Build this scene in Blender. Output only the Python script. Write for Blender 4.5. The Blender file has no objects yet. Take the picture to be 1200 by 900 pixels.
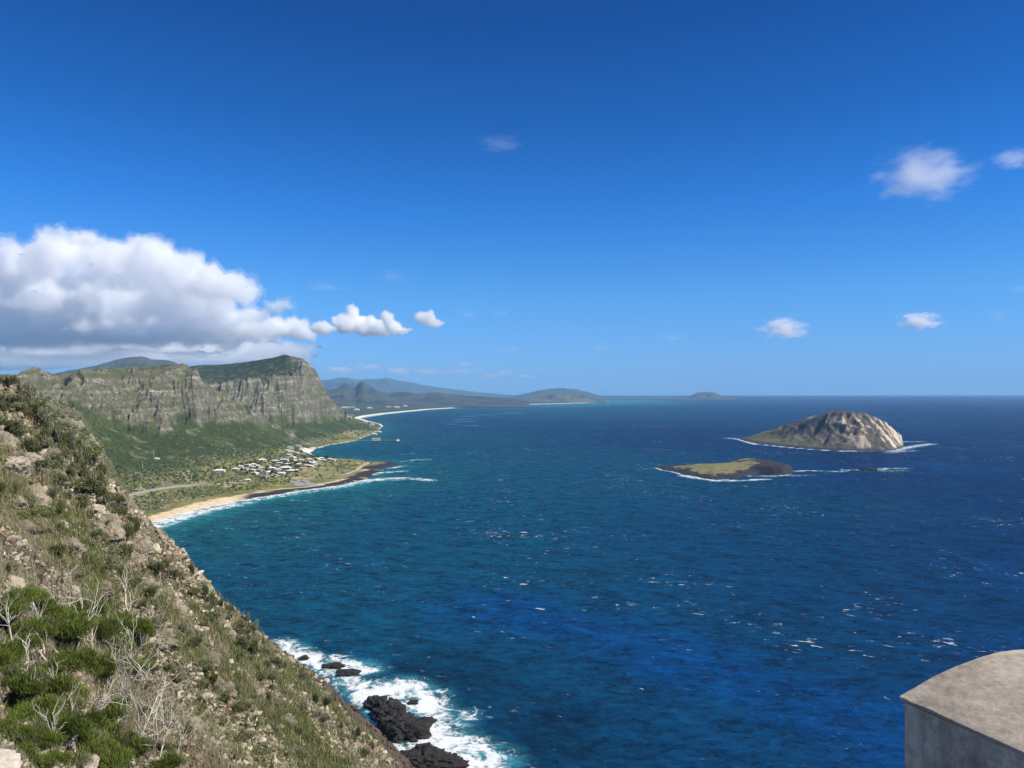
import bpy, bmesh, math, random
import numpy as np
from mathutils import Vector, Matrix
from mathutils.bvhtree import BVHTree

SC = bpy.context.scene
COL = SC.collection
R = math.radians
rng = np.random.default_rng(7)
random.seed(7)

# ------------------------------------------------------------------ camera, sky, sun, exposure
F, CX, EYE, H = 890.0, 600.0, 458.0, 155.0      # focal length in photo pixels, eye level row, eye height above the sea
cam = bpy.data.cameras.new('camera')
camo = bpy.data.objects.new('camera', cam)
COL.objects.link(camo)
camo.location = (0, 0, H)
camo.rotation_euler = (R(90), 0, 0)
cam.sensor_width = 36.0
cam.lens = F / 1200.0 * 36.0
cam.shift_y = (EYE - 450.0) / 1200.0
cam.clip_start, cam.clip_end = 0.1, 90000.0
SC.camera = camo

SUN_AZ, SUN_EL = R(110), R(46)                   # azimuth clockwise from the view direction (+Y)
sdir = Vector((math.sin(SUN_AZ) * math.cos(SUN_EL), math.cos(SUN_AZ) * math.cos(SUN_EL), math.sin(SUN_EL)))
sl = bpy.data.lights.new('sun', 'SUN')
sl.energy, sl.angle, sl.color = 5.0, R(0.5), (1.0, 0.93, 0.80)
so = bpy.data.objects.new('sun', sl)
COL.objects.link(so)
so.rotation_euler = sdir.to_track_quat('Z', 'Y').to_euler()

SKY_GRADE = ((0.0, (0.29, 0.60, 1.50)), (0.03, (0.34, 0.674, 1.44)), (0.12, (0.304, 0.78, 1.39)), (0.228, (0.115, 0.645, 1.39)),
             (0.327, (0.045, 0.485, 1.13)), (0.441, (0.022, 0.355, 0.93)), (0.75, (0.02, 0.33, 0.88)))   # clear trade-wind sky: pale low down, deep blue overhead
W = bpy.data.worlds.new('World')
SC.world = W
W.use_nodes = True
nt = W.node_tree
nt.nodes.clear()
sky = nt.nodes.new('ShaderNodeTexSky')
sky.sky_type = 'NISHITA'
sky.sun_disc = False
sky.sun_elevation = SUN_EL
sky.sun_rotation = SUN_AZ
sky.altitude = 0
sky.air_density, sky.dust_density, sky.ozone_density = 1.0, 0.0, 3.0
tcw = nt.nodes.new('ShaderNodeTexCoord'); spx = nt.nodes.new('ShaderNodeSeparateXYZ'); rmp = nt.nodes.new('ShaderNodeValToRGB'); com = nt.nodes.new('ShaderNodeVectorMath'); sca = nt.nodes.new('ShaderNodeVectorMath')
nt.links.new(tcw.outputs['Generated'], spx.inputs[0]); nt.links.new(spx.outputs['Z'], rmp.inputs[0])
while len(rmp.color_ramp.elements) < len(SKY_GRADE): rmp.color_ramp.elements.new(0.5)
for el_, (pos_, c_) in zip(rmp.color_ramp.elements, SKY_GRADE): el_.position = pos_; el_.color = (c_[0] / 1.6, c_[1] / 1.6, c_[2] / 1.6, 1)
com.operation = 'MULTIPLY'; sca.operation = 'SCALE'; sca.inputs['Scale'].default_value = 1.6
nt.links.new(sky.outputs[0], com.inputs[0]); nt.links.new(rmp.outputs[0], com.inputs[1]); nt.links.new(com.outputs[0], sca.inputs[0])
bg = nt.nodes.new('ShaderNodeBackground')
bg.inputs['Strength'].default_value = 0.071
wo = nt.nodes.new('ShaderNodeOutputWorld')
nt.links.new(sca.outputs[0], bg.inputs[0])
nt.links.new(bg.outputs[0], wo.inputs[0])

SC.view_settings.view_transform = 'Standard'
SC.view_settings.look = 'None'
SC.view_settings.exposure = 0.5
SC.view_settings.gamma = 1.0
SC.view_settings.use_curve_mapping = False
SC.render.engine = 'CYCLES'
cy = SC.cycles
cy.use_denoising = True
try:
    cy.denoiser = 'OPENIMAGEDENOISE'
except Exception:
    pass
cy.max_bounces, cy.diffuse_bounces, cy.glossy_bounces, cy.transparent_max_bounces = 28, 2, 2, 8
cy.volume_bounces = 24
cy.volume_step_rate = 1.0
cy.volume_max_steps = 256
cy.sample_clamp_indirect = 6.0

HAZE_DENSITY = 3.9e-5
HAZE_COLOR = (0.31, 0.63, 0.97)

# ------------------------------------------------------------------ numeric noise
_perm = rng.permutation(4096).astype(np.int64)
_g2 = rng.normal(size=(4096, 2)); _g2 /= np.linalg.norm(_g2, axis=1)[:, None]
_g3 = rng.normal(size=(4096, 3)); _g3 /= np.linalg.norm(_g3, axis=1)[:, None]
_rnd = rng.random(4096)

def _h(ix, iy, iz=0):
    return _perm[(_perm[(_perm[ix & 4095] + iy) & 4095] + iz) & 4095]

def perlin2(x, y):
    x0 = np.floor(x); y0 = np.floor(y)
    fx, fy = x - x0, y - y0
    ix, iy = x0.astype(np.int64), y0.astype(np.int64)
    u = fx * fx * fx * (fx * (fx * 6 - 15) + 10)
    v = fy * fy * fy * (fy * (fy * 6 - 15) + 10)
    def g(dx, dy):
        k = _g2[_h(ix + dx, iy + dy)]
        return k[..., 0] * (fx - dx) + k[..., 1] * (fy - dy)
    a = g(0, 0) + u * (g(1, 0) - g(0, 0))
    b = g(0, 1) + u * (g(1, 1) - g(0, 1))
    return (a + v * (b - a)) * 1.5

def perlin3(x, y, z):
    x0, y0, z0 = np.floor(x), np.floor(y), np.floor(z)
    fx, fy, fz = x - x0, y - y0, z - z0
    ix, iy, iz = x0.astype(np.int64), y0.astype(np.int64), z0.astype(np.int64)
    s = lambda f: f * f * f * (f * (f * 6 - 15) + 10)
    u, v, w = s(fx), s(fy), s(fz)
    def g(dx, dy, dz):
        k = _g3[_h(ix + dx, iy + dy, iz + dz)]
        return k[..., 0] * (fx - dx) + k[..., 1] * (fy - dy) + k[..., 2] * (fz - dz)
    def lerp(a, b, t): return a + t * (b - a)
    return 1.5 * lerp(lerp(lerp(g(0,0,0), g(1,0,0), u), lerp(g(0,1,0), g(1,1,0), u), v),
                      lerp(lerp(g(0,0,1), g(1,0,1), u), lerp(g(0,1,1), g(1,1,1), u), v), w)

def fbm2(x, y, o=5, gain=0.5, lac=2.03, ridged=False):
    s = np.zeros(np.shape(x)); a = 1.0; n = 0.0
    for i in range(o):
        p = perlin2(x + 17.3 * i, y - 9.1 * i)
        if ridged: p = 1 - 2 * np.abs(p)
        s += a * p; n += a; a *= gain; x = x * lac; y = y * lac
    return s / n

def fbm3(x, y, z, o=4, gain=0.5, lac=2.03, billow=False):
    s = np.zeros(np.shape(x)); a = 1.0; n = 0.0
    for i in range(o):
        p = perlin3(x + 17.3 * i, y - 9.1 * i, z + 3.7 * i)
        if billow: p = 2 * np.abs(p) - 0.6
        s += a * p; n += a; a *= gain; x = x * lac; y = y * lac; z = z * lac
    return s / n

def worley2(x, y):
    """F1, F2 and a random value of the nearest cell."""
    x0, y0 = np.floor(x).astype(np.int64), np.floor(y).astype(np.int64)
    f1 = np.full(np.shape(x), 9.0); f2 = f1.copy(); cid = np.zeros(np.shape(x))
    for dx in (-1, 0, 1):
        for dy in (-1, 0, 1):
            h = _h(x0 + dx, y0 + dy)
            px = x0 + dx + _rnd[h]; py = y0 + dy + _rnd[(h + 1777) & 4095]
            d = np.hypot(px - x, py - y)
            c = d < f1
            f2 = np.where(c, f1, np.minimum(f2, d))
            cid = np.where(c, _rnd[(h + 311) & 4095], cid)
            f1 = np.where(c, d, f1)
    return f1, f2, cid

def sstep(a, b, x):
    t = np.clip((x - a) / (b - a), 0, 1)
    return t * t * (3 - 2 * t)

def mix(a, b, t):
    return a + (b - a) * t

def cmix(c1, c2, t):
    return c1 + (np.asarray(c2) - c1) * t[..., None]

# ------------------------------------------------------------------ pixel <-> place
def at(px, py, t):
    """The point at distance t ahead that the photograph shows at (px, py)."""
    return Vector(((px - CX) / F * t, t, H - (py - EYE) / F * t))

def sea_at(px, py, z=0.0):
    t = (H - z) * F / (py - EYE)
    return np.array(((px - CX) / F * t, t))

def ray(px, py):
    return Vector(((px - CX) / F, 1.0, -(py - EYE) / F)).normalized()

# ------------------------------------------------------------------ mesh helpers
def mesh_np(name, verts, faces, mat=None, colors=None, floats=None, smooth=False):
    """verts (n,3), faces (m,k) all of the same k -> one mesh object."""
    me = bpy.data.meshes.new(name)
    verts = np.ascontiguousarray(verts, dtype=np.float32)
    faces = np.ascontiguousarray(faces, dtype=np.int32)
    m, k = faces.shape
    me.vertices.add(len(verts)); me.vertices.foreach_set('co', verts.ravel())
    me.loops.add(m * k); me.loops.foreach_set('vertex_index', faces.ravel())
    me.polygons.add(m)
    me.polygons.foreach_set('loop_start', np.arange(0, m * k, k, dtype=np.int32))
    me.update(calc_edges=True)
    if smooth:
        me.polygons.foreach_set('use_smooth', np.ones(m, dtype=bool))
    if colors is not None:
        c = np.ones((len(verts), 4), dtype=np.float32); c[:, :3] = colors
        a = me.attributes.new('tint', 'FLOAT_COLOR', 'POINT'); a.data.foreach_set('color', c.ravel())
    for n, v in (floats or {}).items():
        a = me.attributes.new(n, 'FLOAT', 'POINT'); a.data.foreach_set('value', np.ascontiguousarray(v, dtype=np.float32).ravel())
    me.validate()
    o = bpy.data.objects.new(name, me)
    COL.objects.link(o)
    if mat: me.materials.append(mat)
    return o

def grid_faces(nr, nc):
    i = np.arange(nr * nc).reshape(nr, nc)
    return np.stack([i[:-1, :-1], i[:-1, 1:], i[1:, 1:], i[1:, :-1]], -1).reshape(-1, 4)

def tag(o, label=None, cat=None, group=None, kind=None):
    if label: o['label'] = label
    if cat: o['category'] = cat
    if group: o['group'] = group
    if kind: o['kind'] = kind
    return o

def empty(name, loc=(0, 0, 0), rz=0.0):
    o = bpy.data.objects.new(name, None)
    COL.objects.link(o)
    o.location = loc
    o.rotation_euler = (0, 0, rz)
    return o

def bm_obj(name, bm, mat, parent=None, smooth=False):
    me = bpy.data.meshes.new(name)
    bm.normal_update()
    bm.to_mesh(me); bm.free()
    if smooth:
        for p in me.polygons: p.use_smooth = True
    me.materials.append(mat)
    o = bpy.data.objects.new(name, me)
    COL.objects.link(o)
    o.parent = parent
    return o

def bx(bm, c, s, rz=0.0, bevel=0.0):
    r = bmesh.ops.create_cube(bm, size=1.0)
    vs = r['verts']
    bmesh.ops.scale(bm, vec=s, verts=vs)
    if rz: bmesh.ops.rotate(bm, cent=(0, 0, 0), matrix=Matrix.Rotation(rz, 3, 'Z'), verts=vs)
    bmesh.ops.translate(bm, vec=c, verts=vs)
    if bevel:
        es = list({e for v in vs for e in v.link_edges})
        bmesh.ops.bevel(bm, geom=es, offset=bevel, segments=2, affect='EDGES')

def copy_tree(o, parent=None):
    c = o.copy(); COL.objects.link(c); c.parent = parent
    for ch in list(o.children): copy_tree(ch, c)
    return c

# ------------------------------------------------------------------ materials
def new_mat(name):
    m = bpy.data.materials.new(name); m.use_nodes = True
    t = m.node_tree
    b = t.nodes['Principled BSDF']
    return m, t, b

def N(t, kind, **kw):
    n = t.nodes.new(kind)
    for k, v in kw.items():
        if k in n.inputs.keys(): n.inputs[k].default_value = v
        else: setattr(n, k, v)
    return n

def math_node(t, op, a, b=None, c=None, clamp=False):
    n = t.nodes.new('ShaderNodeMath'); n.operation = op; n.use_clamp = clamp
    for i, v in enumerate((a, b, c)):
        if v is None: continue
        if hasattr(v, 'is_linked'): t.links.new(v, n.inputs[i])
        else: n.inputs[i].default_value = v
    return n.outputs[0]

def maprange(t, v, a, b, c=0.0, d=1.0, smooth=True):
    n = t.nodes.new('ShaderNodeMapRange'); n.interpolation_type = 'SMOOTHSTEP' if smooth else 'LINEAR'
    t.links.new(v, n.inputs[0])
    for i, x in zip((1, 2, 3, 4), (a, b, c, d)): n.inputs[i].default_value = x
    return n.outputs[0]

def tinted(name, rough=0.9, scale=1.0, amount=0.5, bump=0.0, spec=0.15, translucent=0.0, base=None, obj_random=0.0, detail=6.0, bump_scale=None):
    """Base colour from the mesh's own tint (or one colour), broken up by noise in metres."""
    m, t, b = new_mat(name)
    if base is None:
        src = N(t, 'ShaderNodeAttribute', attribute_name='tint').outputs['Color']
    else:
        src = N(t, 'ShaderNodeRGB'); src.outputs[0].default_value = (*base, 1); src = src.outputs[0]
    geo = N(t, 'ShaderNodeTexCoord')
    no = N(t, 'ShaderNodeTexNoise', Scale=scale, Detail=detail, Roughness=0.65)
    t.links.new(geo.outputs['Object'], no.inputs['Vector'])
    f = maprange(t, no.outputs['Fac'], 0.25, 0.75, 1 - amount, 1 + amount, smooth=False)
    if obj_random:
        oi = N(t, 'ShaderNodeObjectInfo')
        f2 = maprange(t, oi.outputs['Random'], 0, 1, 1 - obj_random, 1 + obj_random, smooth=False)
        f = math_node(t, 'MULTIPLY', f, f2)
    mu = N(t, 'ShaderNodeVectorMath', operation='SCALE')
    t.links.new(src, mu.inputs[0]); t.links.new(f, mu.inputs['Scale'])
    t.links.new(mu.outputs[0], b.inputs['Base Color'])
    b.inputs['Roughness'].default_value = rough
    b.inputs['Specular IOR Level'].default_value = spec
    if bump:
        nb = no
        if bump_scale:
            nb = N(t, 'ShaderNodeTexNoise', Scale=bump_scale, Detail=8.0, Roughness=0.7)
            t.links.new(geo.outputs['Object'], nb.inputs['Vector'])
        bp = N(t, 'ShaderNodeBump', Strength=1.0, Distance=bump)
        t.links.new(nb.outputs['Fac'], bp.inputs['Height'])
        t.links.new(bp.outputs[0], b.inputs['Normal'])
    if translucent:
        tr = N(t, 'ShaderNodeBsdfTranslucent'); mx = N(t, 'ShaderNodeMixShader'); mx.inputs[0].default_value = translucent
        t.links.new(mu.outputs[0], tr.inputs[0])
        t.links.new(b.outputs[0], mx.inputs[1]); t.links.new(tr.outputs[0], mx.inputs[2])
        t.links.new(mx.outputs[0], t.nodes['Material Output'].inputs['Surface'])
    return m

M = {}
M['terrain'] = tinted('coast_ground', scale=0.12, amount=0.35, bump=2.0, bump_scale=0.25)
M['cliff'] = tinted('cliff_ground', scale=1.6, amount=0.55, bump=0.45, bump_scale=1.8, detail=9.0)
M['mountain'] = tinted('mountain_ground', scale=0.01, amount=0.4)
M['island'] = tinted('island_rock', scale=0.12, amount=0.3, bump=1.5, bump_scale=0.2)
M['leaf'] = tinted('leaf', rough=0.7, scale=3.0, amount=0.25, translucent=0.25, obj_random=0.25, detail=2)
M['bark'] = tinted('bark', rough=0.9, scale=6.0, amount=0.4, base=(0.12, 0.09, 0.065))
M['deadwood'] = tinted('dead_wood', rough=0.8, scale=5.0, amount=0.3, base=(0.50, 0.455, 0.39), obj_random=0.2)
M['straw'] = tinted('dry_grass_blades', rough=0.8, scale=0.3, amount=0.25, translucent=0.2)
M['scrub'] = tinted('scrub', rough=0.9, scale=0.1, amount=0.25)
M['lava'] = tinted('black_lava', rough=0.75, scale=0.5, amount=0.5, bump=0.5, bump_scale=1.2, base=(0.020, 0.0165, 0.0145), spec=0.4)
M['boulder'] = tinted('pale_boulder', rough=0.9, scale=1.5, amount=0.5, bump=0.08, bump_scale=6, base=(0.36, 0.31, 0.24), obj_random=0.2)

# ------------------------------------------------------------------ coast in plan (metres), from its waterline in the photograph
coast_px = [(176, 612), (190, 609), (230, 597), (270, 588), (300, 583), (350, 575), (400, 568), (430, 561), (436, 556), (449, 551), (438, 549.5),
            (455, 547), (468, 544), (458, 541.5), (440, 541), (428, 539.5), (400, 537), (375, 536), (366, 532.5), (364, 530), (369, 526.5), (384, 522),
            (415, 517), (436, 509), (444, 504), (449, 499.5), (446, 497), (432, 493.5), (421, 490), (432, 487.5), (450, 485),
            (500, 480), (550, 477), (620, 474), (690, 472), (708, 471.5), (714, 470.6), (700, 469)]
coast = np.array([sea_at(*p) for p in coast_px])
poly = np.vstack([[[-1400, 500], [-430, 800]], coast, [[-3000, 13500], [-9000, 13000], [-9000, 500]]])

def poly_dist(x, y, P, closed=True):
    """Distance to a polyline (positive) and, for a closed one, whether inside."""
    d = np.full(np.shape(x), 1e12); inside = np.zeros(np.shape(x), bool)
    n = len(P)
    for i in range(n if closed else n - 1):
        a, b = P[i], P[(i + 1) % n]
        e = b - a; L = max(e @ e, 1e-9)
        s = np.clip(((x - a[0]) * e[0] + (y - a[1]) * e[1]) / L, 0, 1)
        d = np.minimum(d, (x - a[0] - s * e[0]) ** 2 + (y - a[1] - s * e[1]) ** 2)
        if closed:
            c = (a[1] > y) != (b[1] > y)
            inside ^= c & (x < (b[0] - a[0]) * (y - a[1]) / (b[1] - a[1] + 1e-12) + a[0])
    return np.sqrt(d), inside

# ------------------------------------------------------------------ near cliff: heights in polar coordinates round the lookout
HT = np.array([  # px, silhouette row, distance of the silhouette
    (-420, 290, 105), (-300, 345, 108), (-100, 405, 110), (0, 446, 114), (15, 456, 115), (35, 474, 118), (60, 497, 120), (80, 508, 125), (105, 535, 135),
    (120, 556, 145), (150, 598, 175), (180, 618, 220), (215, 653, 260), (250, 694, 290), (290, 730, 310), (330, 761, 330), (370, 794, 335),
    (400, 822, 330), (440, 862, 322), (475, 897, 314), (520, 938, 287), (600, 1005, 252), (700, 1095, 217), (900, 1280, 168), (1300, 1660, 115)], float)
SP = np.array([  # px, row and distance of the grey spur behind it
    (-420, 418, 560), (-100, 440, 580), (0, 452, 600), (40, 465, 600), (70, 474, 600), (88, 480, 600), (100, 497, 600), (110, 512, 600), (123, 535, 600), (139, 558, 605),
    (150, 588, 620), (165, 622, 640), (185, 672, 640), (230, 800, 640), (1300, 900, 640)], float)
HN = 9.0   # how far the slope lies below the eye at the lookout

def near_height(px, t):
    crag = 5.0 * fbm2(px / 26.0, px * 0 + 3.3, 4) + 2.2 * fbm2(px / 5.0, px * 0 + 8.1, 2)
    v_s = -(np.interp(px, HT[:, 0], HT[:, 1]) + crag - EYE) / F
    ts = np.interp(px, HT[:, 0], HT[:, 2])
    tt = np.minimum(t, ts)
    z1 = (v_s + HN / ts) * tt - HN
    # rounding over the brow, then the hidden fall
    z1 = z1 - np.where(t > ts, (t - ts) * 0.75 - np.where(t > ts, np.maximum((v_s + HN / ts), -0.9) * 0, 0), 0)
    z = H + z1
    v_p = -(np.interp(px, SP[:, 0], SP[:, 1]) - EYE) / F
    tp = np.interp(px, SP[:, 0], SP[:, 2])
    ridge = H + v_p * tp
    zp = np.where(t < tp, ridge - 26 * sstep(0, 190, tp - t), ridge - (t - tp) * 0.42)
    zp = np.where(t < ts + 60, -40, zp)
    return np.maximum(np.maximum(z, zp), -14.0)

cols = np.concatenate([np.linspace(-420, -60, 90), np.linspace(-58, 520, 500), np.linspace(525, 1300, 90)])
rows = np.concatenate([np.geomspace(6, 60, 190), np.geomspace(60.3, 350, 420)[1:], np.geomspace(351, 1000, 220)])
PX, TT = np.meshgrid(cols, rows)
X = (PX - CX) / F * TT; Y = TT.copy(); Z = near_height(PX, TT)
# coordinates along the slope: a = along the contour, b = downslope
A = -0.55 * X + 0.83 * Y
B = 0.83 * X + 0.55 * Y
amp = np.minimum(1.0, TT / 130.0)
steep = 1.45 * B
rib = fbm2(A / 34, B / 90 + 3, 4)                       # ribs that run downslope
wob = fbm2(A / 9 + 5, B / 14, 4)
outc = sstep(-0.08, 0.10, fbm2(A / 15 + 40, B / 19 + 2, 4) + 0.10 * fbm2(A / 50, B / 60, 2) + 0.02 + 0.16 * sstep(75, 100, A) * sstep(190, 150, A))
f1, f2, cid = worley2(A / 2.6 + 0.7 * perlin2(A / 3, B / 3), steep / 2.0 + 0.7 * perlin2(A / 3 + 9, B / 3))
g1, g2, gid = worley2(A / 0.85, steep / 0.75)
block = (cid - 0.75) * 1.2 + 0.40 * (sstep(0.02, 0.25, f2 - f1) - 1) + (gid - 0.6) * 0.42 + 0.2 * (sstep(0.02, 0.2, g2 - g1) - 1)
disp = 5.0 * amp * (rib - 0.12) + 1.7 * np.minimum(1, TT / 60) * (wob - 0.15) + outc * block * np.minimum(1.25, 0.35 + TT / 80) + 0.18 * fbm2(A / 1.1, B / 1.1, 4)
lq = B / 5.5 + 0.9 * fbm2(A / 12, B / 12, 3)
disp = disp - 1.0 * np.minimum(1, TT / 70) * sstep(0.55, 0.98, lq - np.floor(lq)) * sstep(-0.1, 0.25, fbm2(A / 10 + 14, B / 14, 3) + 0.2 * outc)
disp = disp + 0.55 * np.minimum(1, TT / 60) * outc * fbm2(A / 3.2 + 21, B / 4.5, 4, ridged=True)
far = sstep(330, 480, TT)
fr1, fr2, frc = worley2(A / 14 + fbm2(A / 20, B / 20, 2), B / 11 + fbm2(A / 20 + 5, B / 20, 2))
disp = disp + far * (11.0 * fbm2(A / 75 + 3, B / 150, 5, ridged=True, gain=0.6) - 5 + 3.0 * (frc - 0.5) + 2.5 * fbm2(A / 9, B / 9, 4))
nrm = np.array((0.66, 0.44, 0.61))
fade = sstep(-12, -3, Z)
X2, Y2, Z2 = X + disp * nrm[0] * fade, Y + disp * nrm[1] * fade, Z + disp * nrm[2] * fade
# colours of the ground
soil = np.array((0.145, 0.115, 0.072)); straw = np.array((0.25, 0.215, 0.115)); rockc = np.array((0.21, 0.18, 0.135)); pale = np.array((0.54, 0.48, 0.35)); green = np.array((0.095, 0.12, 0.035)); redr = np.array((0.17, 0.085, 0.06))
n1 = fbm2(A / 7 + 11, B / 9, 5); n2 = fbm2(A / 2.2, B / 3.1 + 7, 5); n3 = fbm2(A / 25 + 3, B / 40 + 8, 4)
C = np.broadcast_to(straw, X.shape + (3,)).copy()
C = cmix(C, soil, sstep(-0.1, 0.35, n1))
C = cmix(C, green, 0.85 * sstep(0.05, 0.3, n2 * 0.6 + n3 * 0.8 + 0.02))
rk = cmix(np.broadcast_to(rockc, C.shape), pale, 0.9 * sstep(0.45, 0.95, cid * 0.6 + gid * 0.35 + 0.4 * n1))
rk = cmix(rk, np.array((0.055, 0.045, 0.035)), 0.8 * np.maximum(sstep(0.16, 0.03, g2 - g1), sstep(0.12, 0.02, f2 - f1)))  # shade in the crevices between blocks, painted dark
rk = cmix(rk, soil * 0.6, sstep(0.75, 0.98, gid))
rk = cmix(rk, redr, 0.8 * sstep(0.25, 0.45, fbm2(A / 11 + 90, B / 8, 3)))
C = cmix(C, rk, np.clip(outc * 0.95, 0, 1))
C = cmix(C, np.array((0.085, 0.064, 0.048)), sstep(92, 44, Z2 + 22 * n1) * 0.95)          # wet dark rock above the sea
fc = cmix(np.broadcast_to(np.array((0.105, 0.095, 0.07)), C.shape), np.array((0.25, 0.225, 0.175)), sstep(0.5, 0.9, frc + 0.5 * n2 + 0.5 * n1))
fc = cmix(fc, np.array((0.095, 0.10, 0.05)), sstep(-0.05, 0.25, fbm2(A / 28 + 60, B / 45, 5)))
C = cmix(C, fc, 0.95 * far)
hill = mesh_np('cliff_slope', np.stack([X2, Y2, Z2], -1).reshape(-1, 3), grid_faces(*X.shape), M['cliff'], C.reshape(-1, 3))
tag(hill, 'steep rocky slope with dry grass that drops from the lookout to the sea', 'cliff', kind='structure')
hill_bvh = BVHTree.FromPolygons([tuple(v) for v in np.stack([X2, Y2, Z2], -1).reshape(-1, 3)], grid_faces(*X.shape).tolist())

# ------------------------------------------------------------------ far land: plain, beach, the two ridges
def Tb(rows_):
    a = np.array([r_[0] for r_ in rows_], float)
    return a, [np.array([[p[0], H - (p[1] - EYE) / F * p[0]] for p in [r_[1 + k] for r_ in rows_]]) for k in range(4)]
R1 = Tb([  # px, then toe, talus top, rim, skyline as (distance, row)
    (-300, (900, 560), (1050, 470), (1150, 447), (1500, 440)),
    (-100, (960, 565), (1150, 475), (1300, 445), (1600, 440)),
    (40, (1000, 572), (1230, 474), (1380, 447), (1800, 439)),
    (85, (1020, 572), (1290, 477), (1430, 448), (1850, 436)),
    (110, (1050, 572), (1350, 489), (1500, 447), (1880, 433)),
    (150, (1100, 568), (1450, 502), (1620, 445), (1900, 430)),
    (190, (1180, 560), (1530, 508), (1730, 440), (1900, 428)),
    (213, (1250, 552), (1600, 504), (1780, 432), (1850, 427)),
    (225, (1290, 549), (1650, 501), (1790, 440), (1850, 434)),
    (240, (1330, 545), (1700, 499), (1800, 456), (1850, 451)),
    (270, (1420, 540), (1800, 497), (1880, 475), (1900, 472)),
    (300, (1550, 533), (1900, 501), (1950, 489), (1970, 488)),
    (330, (1700, 527), (2000, 508), (2020, 507), (2040, 507)),
    (350, (1800, 525), (2050, 516), (2070, 516), (2090, 516)),
    (380, (1900, 535), (2100, 535), (2120, 535), (2140, 535))])
R2 = Tb([
    (-300, (2000, 520), (2250, 492), (2450, 470), (2900, 455)),
    (150, (2000, 520), (2250, 492), (2450, 460), (2900, 440)),
    (200, (2000, 520), (2250, 492), (2450, 455), (2900, 432)),
    (235, (2000, 520), (2250, 492), (2450, 455), (2900, 428)),
    (262, (2050, 518), (2300, 496), (2480, 456), (2900, 427)),
    (290, (2100, 517), (2350, 501), (2500, 452), (2850, 424)),
    (320, (2150, 519), (2380, 500), (2550, 447), (2800, 419)),
    (335, (2180, 518), (2430, 499), (2560, 446), (2780, 415.5)),
    (345, (2200, 517), (2460, 498), (2600, 443), (2770, 418)),
    (355, (2220, 517), (2500, 497), (2640, 430), (2750, 420)),
    (370, (2250, 516), (2600, 495), (2720, 442), (2760, 434)),
    (385, (2350, 512), (2700, 493), (2780, 470), (2800, 464)),
    (400, (2500, 508), (2850, 491), (2950, 485), (2960, 484)),
    (425, (2800, 502), (3000, 498), (3020, 498), (3040, 498)),
    (445, (2950, 503), (3050, 503), (3070, 503), (3090, 503)),
    (470, (2950, 515), (3050, 515), (3070, 515), (3090, 515))])

def ridge(px, t, tab, back):
    a, prof = tab
    def at_(k, c): return np.interp(px, a, prof[k][:, c])
    z = np.full(np.shape(px), -30.0)
    ts = [at_(k, 0) for k in range(4)]; zs = [at_(k, 1) for k in range(4)]
    ts = [ts[0] - 150] + ts + [ts[3] + 120, ts[3] + 900]
    zs = [zs[0] - 25] + zs + [zs[3] - 0.12 * back * 120 - 8, zs[3] - 0.12 * back * 900 - 60 * back]
    for k in range(len(ts) - 1):
        f = np.clip((t - ts[k]) / np.maximum(ts[k + 1] - ts[k], 1), 0, 1)
        if k == 1: f = 0.65 * f + 0.35 * f * f          # talus is concave
        s = zs[k] + (zs[k + 1] - zs[k]) * f
        z = np.where(t >= ts[k], s, z)
    up = (t - ts[2]) / np.maximum(ts[3] - ts[2], 1)     # 0 at the talus top, 1 at the rim
    return np.where(t > ts[-1], -30, z), up, (t - ts[1]) / np.maximum(ts[2] - ts[1], 1), (t - ts[3]) / np.maximum(ts[4] - ts[3], 1)

cols = np.concatenate([np.linspace(-300, -40, 80), np.linspace(-38, 475, 640), np.linspace(477, 760, 150)])
rows = np.concatenate([np.linspace(800, 3200, 800), np.geomspace(3206, 14000, 200)])
PX, TT = np.meshgrid(cols, rows)
X = (PX - CX) / F * TT; Y = TT.copy()
cd, ins = poly_dist(X, Y, poly)
sd = np.where(ins, cd, -cd)
shore_noise = 6 * fbm2(X / 40, Y / 40, 4) * sstep(3600, 2600, TT)
sdn = sd + shore_noise
plain = np.where(sdn > 0, 2.6 * (1 - np.exp(-np.maximum(sdn, 0) / 14)) + 0.022 * np.minimum(np.maximum(sdn, 0), 600) + 0.5 * fbm2(X / 60, Y / 60, 3) * sstep(5, 60, sdn), np.maximum(sdn * 0.08, -8))
z1, up1, tal1, top1 = ridge(PX, TT, R1, np.where(PX < 215, 0.6, 2.2))
z2, up2, tal2, top2 = ridge(PX, TT, R2, 1.0)
# gullies: down the fall line, i.e. along the distance, so vary fast across and slowly along
wx = 26 * fbm2(X / 110 + 3, Y / 150, 3); wy = 40 * fbm2(X / 110 + 31, Y / 150, 3)
gul1 = fbm2((X + 0.35 * Y + wx) / 95, (Y + wy) / 520, 5, ridged=True, gain=0.6)
gul2 = fbm2((X + 0.25 * Y + wx) / 80 + 31, (Y + wy) / 420 + 4, 5, ridged=True, gain=0.6)
gx = PX * 1.9 + TT * 0.02 + wx * 0.4
det = fbm2(X / 30, Y / 30, 5)
def cliffy(z, up, gul, a):
    m = sstep(-0.35, 0.15, up) * sstep(1.8, 0.9, up)
    st = fbm2(X / 110, Y / 110, 4) * 22
    zz = z + m * a * (gul - 0.25) + m * 9 * det
    step = 9.0
    q = (zz + st) / step
    ter = (np.floor(q) + sstep(0.25, 0.75, q - np.floor(q))) * step - st
    return mix(zz, ter, m * np.clip(0.42 + 0.9 * fbm2(X / 60 + 9, Y / 60, 3), 0.0, 0.8)), m
z1, m1 = cliffy(z1, up1, gul1, 44)
z2, m2 = cliffy(z2, up2, gul2, 42)
tm1 = sstep(-0.05, 0.2, tal1) * (1 - m1); tm2 = sstep(-0.05, 0.2, tal2) * (1 - m2)
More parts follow.
